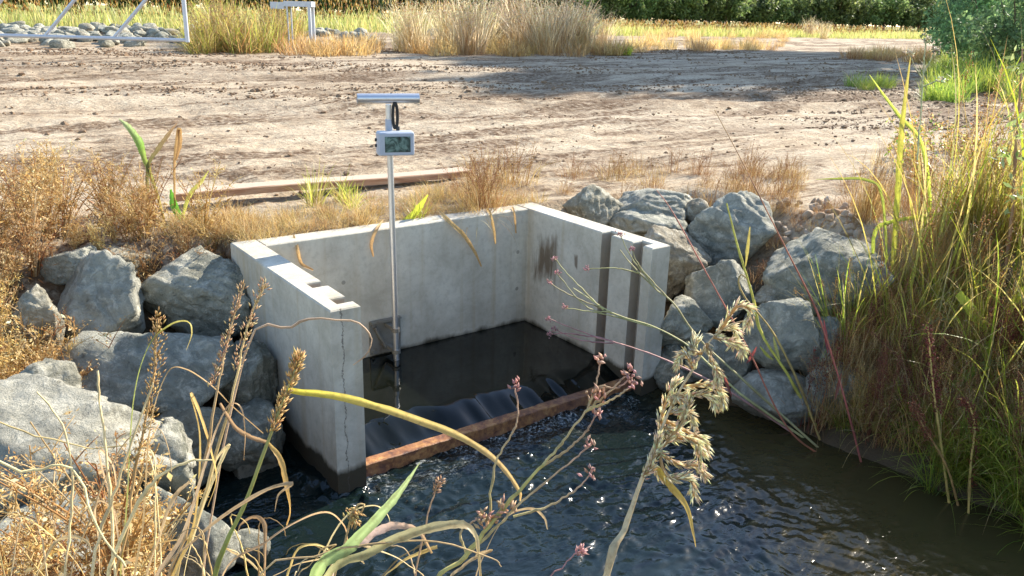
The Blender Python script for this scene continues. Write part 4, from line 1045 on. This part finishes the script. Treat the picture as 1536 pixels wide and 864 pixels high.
# budded stems
d = 1.25; st = [(640, 905), (700, 832), (760, 757), (815, 697)]
p = Plant('budded_weed', 'leaning weed with forked olive stems tipped by pinkish buds, before the stop board', 'weed', root_of(st, d))
p.stem(st, d, [11, 10, 9, 8, 6], (.42, .36, .12), 6, True)
forks = [[(815, 697), (850, 655), (878, 618), (890, 590), (897, 560), (902, 540)], [(878, 618), (905, 596), (930, 572), (942, 562)], [(880, 616), (910, 604), (935, 588), (950, 578)], [(884, 605), (900, 580), (925, 582), (948, 566)], [(812, 700), (850, 675), (878, 650), (888, 632), (894, 622)], [(690, 843), (750, 785), (800, 738), (850, 698), (886, 668)], [(770, 775), (820, 760), (860, 738), (886, 712)], [(735, 772), (742, 700), (768, 652), (777, 622), (773, 582)], [(700, 832), (690, 800), (705, 785), (725, 775)]]
for f in forks: p.stem(f, d, [5.5, 4, 3], [(.45, .36, .15), (.48, .27, .2)], 5, nm='stem')
for f in forks:
    b = MB(); e = U(*f[-1], d); q = e+rng.normal(0, .005, (9, 3)); seeds(b, q, rng.normal(0, .6, (9, 3))+[0, 0, .8], .0115, .0026, jit((.55, .33, .27), 9)); p.add('bud', b, M_DRY)
for (x, y) in [(750, 757), (735, 775), (722, 790), (765, 765), (890, 590), (905, 596)]:
    b = MB(); q = U(x, y, d)+rng.normal(0, .006, (8, 3)); seeds(b, q, rng.normal(0, .7, (8, 3))+[0, 0, .5], .017, .0026, jit((.58, .38, .24), 8)); p.add('bud', b, M_DRY)
stalk('thin pink stem with one round bud low over the water, left of the plume', [(815, 900), (845, 850), (862, 832), (872, 826)], [4, 3, 3], (.45, .25, .22), 1.2, [([(866, 830), (874, 824)], 26, .006)], hc=PINK)

# straw in the left foreground
LG = 'dry straw stalks before the left rocks'
LS = [
 ('straw stalk with a slim wheat-like head beside the left wing wall, the taller of two', [(262, 900), (292, 790), (322, 690), (346, 600), (362, 530), (378, 470), (398, 425)], [9, 8, 7, 5, 4, 3], TAN, 1.35, [([(352, 560), (366, 510), (382, 462), (398, 422)], 95, .010)]),
 ('straw stalk with a slim wheat-like head left of the taller one', [(248, 905), (275, 810), (305, 700), (322, 600), (334, 545), (350, 480), (366, 425)], [9, 8, 6, 5, 4, 3], TAN, 1.3, [([(318, 580), (332, 535), (345, 490), (362, 432)], 110, .007)]),
 ('brown crumbling seed stalk standing against the greenish slab rock', [(172, 900), (190, 790), (205, 690), (224, 600), (232, 540), (236, 476)], [8, 7, 6, 5, 4], (.46, .28, .12), 1.45, [([(205, 690), (226, 600), (234, 530), (236, 474)], 260, .014)]),
 ('cream bent stalk arching right across the pale boulder, lowest of the arches', [(160, 900), (205, 762), (240, 716), (285, 692), (318, 690)], [10, 9, 8, 6, 3], CREAM, 1.2, []),
 ('upright cream stalk snapped at its top before the pale boulder', [(176, 905), (168, 780), (160, 690), (150, 610), (146, 556)], [7, 6, 6, 5, 4], CREAM, 1.2, []),
 ('forked cream stalk at the far left before the pale boulder', [(100, 905), (106, 780), (107, 700), (92, 635), (56, 588)], [7, 6, 5, 4, 3], CREAM, 1.2, []),
 ('long cream stalk leaning right from the bottom left corner', [(140, 905), (152, 800), (178, 722), (205, 640), (230, 575)], [9, 8, 7, 5, 3], CREAM, 1.15, []),
 ('straw stalk nearly horizontal over the weeds in the bottom left', [(-40, 720), (40, 708), (110, 704), (150, 800), (190, 850)], [5, 5, 5, 5, 4], CREAM, 1.1, []),
 ('thin straw stalk crossing the pale boulder from the left edge', [(-30, 660), (60, 655), (130, 672), (190, 668)], [3, 3, 3, 2], TAN, 1.3, []),
]
for lb, pts, wd, col, dd, hd_ in LS: stalk(lb, pts, wd, col, dd, hd_)
b0 = [
 ('cream leaf looping over at head height left of the black water', [(225, 905), (275, 800), (305, 705), (325, 640), (345, 606), (362, 612), (368, 650), (366, 690)], [9, 11, 12, 12, 10, 7, 5, 3], [CREAM, (.7, .54, .32), (.62, .42, .18)], 1.25),
 ('twisted golden leaf hanging in spirals beside the black water', [(250, 905), (290, 790), (300, 660), (285, 590), (300, 620), (318, 680), (325, 720), (312, 760)], [6, 7, 7, 7, 8, 8, 7, 3], [(.56, .40, .14), (.62, .4, .14)], 1.3),
 ('tan leaf arching from the greenish slab rock towards the wall', [(200, 905), (215, 780), (225, 640), (250, 560), (278, 553), (320, 580), (350, 610), (395, 650)], [6, 6, 6, 6, 7, 7, 6, 3], [(.6, .46, .2), (.62, .45, .2)], 1.35),
 ('half green leaf folded over the top of the brown seed stalk', [(180, 905), (190, 760), (200, 600), (222, 520), (255, 487), (282, 482), (288, 500), (280, 525)], [4, 5, 6, 6, 9, 8, 6, 3], [(.55, .42, .16), (.36, .40, .1), (.55, .40, .14)], 1.45),
 ('broad straw leaf leaning along the pale rock at the bottom', [(218, 905), (240, 800), (262, 745), (285, 722)], [8, 14, 14, 5], [(.62, .46, .22), CREAM], 1.15),
]
for lb, pts, wd, col, dd in b0: blade_plant(lb, pts, wd, col, dd, 'dry_leaf', 2.0, mat=M_DRY)
for k, (lb, pts) in enumerate([
 ('long thin tan stalk bowing over the cut end of the left wing wall', [(300, 900), (330, 700), (375, 506), (430, 492), (470, 478), (530, 482), (556, 502), (552, 528), (530, 548)])]):
    stalk(lb, pts, [5, 4, 4, 5, 5, 4, 4, 3, 2], (.62, .45, .26), 1.75)
for k in range(34):
    x0 = rng.uniform(-20, 470) if k < 26 else rng.uniform(420, 760); hh = rng.uniform(60, 230)*(1 if x0 < 300 else .5); dx = rng.normal(15, 60); dd = rng.uniform(1.15, 1.55); sg = rng.choice([-1, 1])
    pts = [(x0, 900), (x0+dx*.3, 870-hh*.45), (x0+dx*.7, 870-hh*.9), (x0+dx+sg*14, 870-hh*1.02), (x0+dx+sg*34, 870-hh*.9), (x0+dx+sg*40, 870-hh*.72)]
    c_ = pick([TAN, CREAM, (.6, .42, .16), (.66, .5, .26)], 1)[0]
    p = Plant('dry_stalk', 'thin curled straw strand among the thicker stalks along the bottom edge', 'dry stalk', root_of(pts, dd), 'thin straw strands along the bottom edge')
    if k % 2: p.stem(pts, dd, [4, 3.4, 3, 2.5, 2, 1.4], c_, 4, True, n=40)
    else:
        b = MB(); P = pl_pts(pts, dd); ribbon(b, np.vstack([p.root, (P[0]+p.root)/2, P]), np.array([3, 4, 4, 5, 6, 5, 4, 1.5])*dd/F, [c_, c_*.9], n=44, twist=rng.uniform(1, 5)); p.add('leaf', b, M_DRY)
fg_v = [weed(.30, 10, 22, GOLD, .0085, .8, 30).mesh('golden_weed', M_DRY) for k in range(3)]
for k in range(17):
    px, py, dd = rng.uniform(-20, 220), rng.uniform(730, 900), 1.75
    q = U(px, py, dd+rng.uniform(-.15, .35)); o = bpy.data.objects.new('golden_weed', fg_v[k % 3]); C.objects.link(o)
    o.location = (q[0], q[1], q[2]-.18); o.rotation_euler = (rng.normal(0, .2), rng.normal(0, .2), rng.uniform(0, 6)); s = rng.uniform(.6, 1.0); o.scale = (s, s, s)
    tag(o, 'dry golden weed bristling up between the straw stalks in the bottom left corner', 'weed', 'golden weeds between the straw stalks')

# thin stems over the right rocks
d = 3.7
def rstem(label, pts, w, col, d, leaves_=(), name='weed_stem', cat='weed', clusters=(), ccol=PINK):
    d = bank_depth(*pts[0], .04) if pts[0][1] > 420 and pts[0][0] > 1000 else d; p = Plant(name, label, cat, root_of(pts, d)); p.root[2] = min(p.root[2], U(*pts[0], d)[2]); p.e.location = p.root
    p.stem(pts, d, w, col, 5, False, n=36)
    if leaves_:
        for (x, y, x2, y2, c) in leaves_:
            b = MB(); ribbon(b, pl_pts([(x, y), ((x+x2)/2, (y+y2)/2+2), (x2, y2)], d), np.array([1.5, 6, 1])*d/F, c, n=6); p.add('leaf', b, M_PLANT)
    for pts2 in clusters:
        p.stem(pts2, d, [3, 2.2, 1.8], col, 4); b = MB(); e = U(*pts2[-1], d)
        m = 22; q = e+rng.normal(0, .0075, (m, 3))*[1, 1, .8]; seeds(b, q, rng.normal(0, .6, (m, 3))+[0, 0, .7], .015, .0036, jit(ccol, m, .25)); p.add('flower', b, M_DRY)
    return p
RED = (.34, .085, .07)
rstem('tall thin red stem crossing in front of the broad dark boulder', [(1292, 695), (1278, 640), (1256, 560), (1226, 470), (1190, 395), (1152, 320), (1112, 240), (1072, 165)], [4.5, 4.5, 4, 4, 3.2, 2.6, 2.2, 1.6], [RED, RED, (.35, .12, .07), (.4, .25, .12)], d, [(1236, 480, 1242, 530, RED), (1262, 560, 1252, 600, RED)])
rstem('second thin red stem with narrow leaves slanting over the rocks to the waterline', [(1240, 690), (1180, 640), (1120, 520), (1060, 410), (1010, 320), (985, 285)], [4, 4, 3.4, 3, 2.4, 1.6], [(.36, .12, .06), (.4, .12, .09), (.42, .16, .12)], d-.1, [(1085, 560, 1098, 595, RED), (1120, 545, 1135, 520, RED)])
rstem('pair of yellow-green stems rising before the largest upright boulder', [(1225, 640), (1180, 560), (1142, 500), (1128, 440), (1108, 375), (1090, 305)], [6, 6, 6, 5, 4, 3], (.52, .44, .09), d-.2, [(1132, 450, 1138, 495, (.6, .55, .1)), (1140, 520, 1160, 540, (.55, .5, .1)), (1118, 400, 1125, 340, (.5, .42, .1))])
rstem('curved yellow stem looping before the smooth bluish boulder', [(1230, 660), (1200, 580), (1160, 500), (1120, 450), (1108, 425), (1112, 412), (1122, 420)], [5, 5, 4, 4, 3, 2], (.52, .40, .12), d-.15, [(1160, 505, 1170, 540, (.6, .5, .15))])
rstem('slender pink-flowered stem reaching left across the right wing wall, uppermost of three', [(1232, 676), (1120, 575), (1050, 510), (1010, 455), (985, 435), (950, 400), (930, 375)], [5, 5, 4, 3, 3, 2], (.42, .38, .17), d-.25, name='flower_stem', cat='wildflower', clusters=[[(985, 435), (950, 390), (930, 352)], [(1000, 445), (960, 400), (948, 374)], [(960, 410), (920, 402), (880, 404)]])
rstem('slender pink-flowered stem reaching left across the right wing wall, middle of three', [(1210, 660), (1110, 590), (1040, 525), (985, 492), (920, 470), (860, 432)], [5, 5, 4, 3, 3, 2], (.42, .38, .17), d-.3, name='flower_stem', cat='wildflower', clusters=[[(905, 465), (860, 420), (832, 388)], [(900, 462), (850, 440), (824, 424)], [(985, 492), (900, 470), (848, 462)], [(920, 470), (880, 460), (835, 410)]])
rstem('slender pink-flowered stem reaching left across the right wing wall, lowest of three', [(1190, 650), (1090, 585), (1010, 545), (950, 522), (890, 505)], [5, 4, 4, 3, 3], (.46, .24, .22), d-.35, name='flower_stem', cat='wildflower', clusters=[[(950, 522), (880, 500), (822, 478)], [(920, 515), (870, 510), (832, 494)], [(890, 505), (850, 500), (824, 502)]])
d = 3.2
for lb, pts, wd, col, dd in [
 ('tallest upright yellow-green blade standing above the right bank grass', [(1338, 420), (1346, 300), (1352, 200), (1360, 130), (1366, 84)], [8, 11, 10, 6, 1], [(.50, .56, .06), (.6, .62, .08), (.6, .5, .12)], 3.0),
 ('yellow-green blade leaning left across the tallest upright one', [(1395, 300), (1382, 215), (1350, 175), (1325, 142), (1304, 112)], [7, 9, 8, 6, 1], [(.46, .54, .06), (.58, .62, .1)], 3.0),
 ('long lime blade lying level above the broad dark boulder', [(1310, 420), (1312, 350), (1340, 332), (1390, 324), (1430, 317)], [4, 7, 8, 7, 1], [(.48, .56, .06), (.6, .62, .1)], 3.0),
 ('lime blade lying level at the top of the brown cobbles', [(1330, 380), (1322, 290), (1300, 270), (1262, 268), (1224, 269)], [4, 6, 6, 5, 1], [(.36, .48, .06), (.5, .56, .1)], 3.2),
 ('broad green leaf arching down over the dark bank in the lower right', [(1555, 560), (1530, 546), (1480, 548), (1440, 570), (1412, 598), (1396, 632)], [16, 16, 16, 15, 10, 2], [(.52, .58, .2), (.66, .7, .42), (.36, .5, .08), (.3, .46, .06)], 2.5),
 ('broad yellow leaf slanting down right above the arching green leaf', [(1540, 548), (1515, 525), (1475, 488), (1455, 462), (1438, 440)], [10, 18, 24, 22, 16], [(.46, .55, .08), (.62, .66, .08)], 2.5),
 ('narrow yellow blade pointing down left in the lower right grass', [(1460, 480), (1440, 496), (1405, 525), (1366, 542)], [8, 10, 9, 1], [(.6, .6, .1), (.52, .5, .08)], 2.5),
 ('pale blade level across the dark grass in the lower right', [(1490, 520), (1460, 524), (1430, 535), (1402, 550)], [8, 9, 7, 1], [(.6, .62, .3), (.66, .66, .42)], 2.5),
 ('bright yellow blade rising past the right edge', [(1478, 540), (1492, 510), (1520, 460), (1545, 425)], [6, 16, 20, 14], [(.52, .56, .05), (.66, .66, .08)], 2.5),
 ('thin green blade hooked over in the middle of the right bank', [(1352, 560), (1365, 515), (1398, 482), (1440, 478)], [6, 8, 8, 2], [(.36, .46, .08), (.62, .64, .4)], 2.8)]:
    q = bank_depth(*pts[0]); blade_plant(lb, pts, np.array(wd)*.8, col, min(q, 4.9))
rstem('wispy pale seed plume standing alone against the shaded dirt', [(1376, 240), (1381, 170), (1384, 120), (1388, 62)], [3, 3, 2.5, 1.5], (.5, .5, .26), 3.0, name='seed_stem', cat='grass', clusters=[[(1384, 120), (1372, 100), (1366, 82)], [(1385, 110), (1396, 90), (1402, 76)], [(1384, 130), (1404, 122), (1412, 122)], [(1386, 90), (1388, 75), (1390, 60)]], ccol=(.66, .6, .42))
for lb, pts, e in [('dark red dock stalk drooping with seeds above the right waterline', [(1452, 785), (1456, 700), (1462, 640), (1452, 606), (1440, 598)], [(1456, 725), (1463, 660), (1456, 615), (1442, 600)]), ('dark red dock stalk upright in the shaded right bank', [(1425, 765), (1415, 690), (1400, 580), (1392, 490)], [(1408, 620), (1400, 560), (1392, 490)]), ('short red-brown dock stalk leaning left of the two dock stalks', [(1440, 770), (1420, 700), (1385, 640), (1372, 610)], [(1395, 660), (1380, 630), (1370, 605)])]:
    p = rstem(lb, pts, [5, 5, 4, 3], (.5, .32, .1), 3.0, name='dock_plant', cat='weed'); b = MB(); seedline(b, pl_pts(e, bank_depth(*pts[0], .04)), 300, .015, .0035, (.28, .085, .05), .022, 1.2); p.add('seed_head', b, M_DRY)
# pale leafy plant at the right edge
p = rstem('pale green leafy plant reaching up the right edge of the view', [(1505, 430), (1518, 320), (1524, 220), (1530, 140), (1534, 70)], [8, 7, 6, 4, 3], (.42, .24, .12), 3.4, name='leafy_plant', cat='plant'); b = MB()
for (x, y, n_, r_) in [(1532, 95, 26, 20), (1530, 190, 26, 20), (1520, 230, 18, 16), (1528, 290, 22, 18)]:
    q = np.array([U(x+rng.normal(0, r_*.6), y+rng.normal(0, r_*.6), 3.4+rng.normal(0, .06)) for k in range(n_)]); leaves(b, q, rng.uniform(.03, .06, n_), pick([(.3, .4, .13), (.42, .5, .2), (.22, .32, .07)], n_), .35)
p.add('foliage', b, M_PLANT)

# green blades in the brown weeds at the left end of the plank
d = 5.0
for lb, pts, wd, col in [
 ('green and white blade nodding left above the brown weeds by the plank', [(245, 325), (232, 280), (216, 236), (208, 212), (192, 190), (178, 178)], [4, 5, 9, 12, 9, 1], [(.4, .26, .1), (.40, .30, .1), (.22, .36, .06), (.5, .56, .3)]),
 ('dark olive blade pointing right above the brown weeds by the plank', [(222, 300), (222, 250), (236, 225), (252, 202), (266, 184)], [4, 6, 8, 7, 1], [(.3, .26, .08), (.2, .2, .06), (.42, .28, .14)]),
 ('vivid short green blade low in the brown weeds by the plank', [(274, 345), (268, 325), (260, 305), (256, 284)], [6, 11, 11, 3], [(.10, .30, .03), (.14, .38, .04)]),
 ('lime blade at the left tip of the timber plank', [(275, 320), (285, 292), (300, 275), (313, 256)], [5, 8, 7, 1], [(.4, .46, .08), (.6, .6, .14)]),
 ('dry brown blade drooping above the brown weeds by the plank', [(262, 300), (262, 240), (268, 194), (270, 215), (264, 240)], [3, 4, 6, 7, 3], [(.5, .32, .12), (.45, .25, .1)]),
 ('bright yellow-green blade lying on the wall top right of the pole', [(606, 332), (616, 326), (628, 312), (642, 292)], [8, 12, 11, 2], [(.56, .62, .05), (.62, .66, .07)])]:
    blade_plant(lb, pts, wd, col, d if 'wall top' not in lb else 5.15)
for lb, pts, w_ in [('longest straw hanging down the inside of the back wall, right of the pole', [(655, 312), (672, 330), (695, 352), (712, 378), (722, 400)], [4, 6, 6, 4, 2]), ('short straw hanging over the back wall edge near the right corner', [(730, 312), (736, 322), (741, 345), (743, 366)], [3, 4, 4, 2]), ('thin straw hanging over the back wall close to the right corner', [(768, 310), (771, 318), (773, 335), (774, 350)], [3, 3, 3, 2]), ('curled straw hanging over the back wall left of the pole', [(575, 330), (566, 342), (557, 365), (560, 385)], [3, 5, 5, 2]), ('straw hanging at the left inside corner of the box', [(440, 352), (446, 372), (452, 395), (470, 405)], [3, 5, 5, 3])]:
    P = []
    for k, (x_, y_) in enumerate(pts):
        v = FW+RT*(x_-768)/F-UP*(y_-432)/F; P.append(G(x_, y_, .012) if k == 0 else CAM+v*((-.012-.01*k)-CAM[1])/v[1])
    dd = depth(P[0]); e = empty('hanging_straw', P[0], lb, 'dry grass'); b = MB(); ribbon(b, P, np.array(w_)*dd/F, [(.62, .44, .2), (.56, .34, .14)], n=14); o = b.obj('leaf', M_DRY, e, True, origin=e.location[:]); o.location = (0, 0, 0)
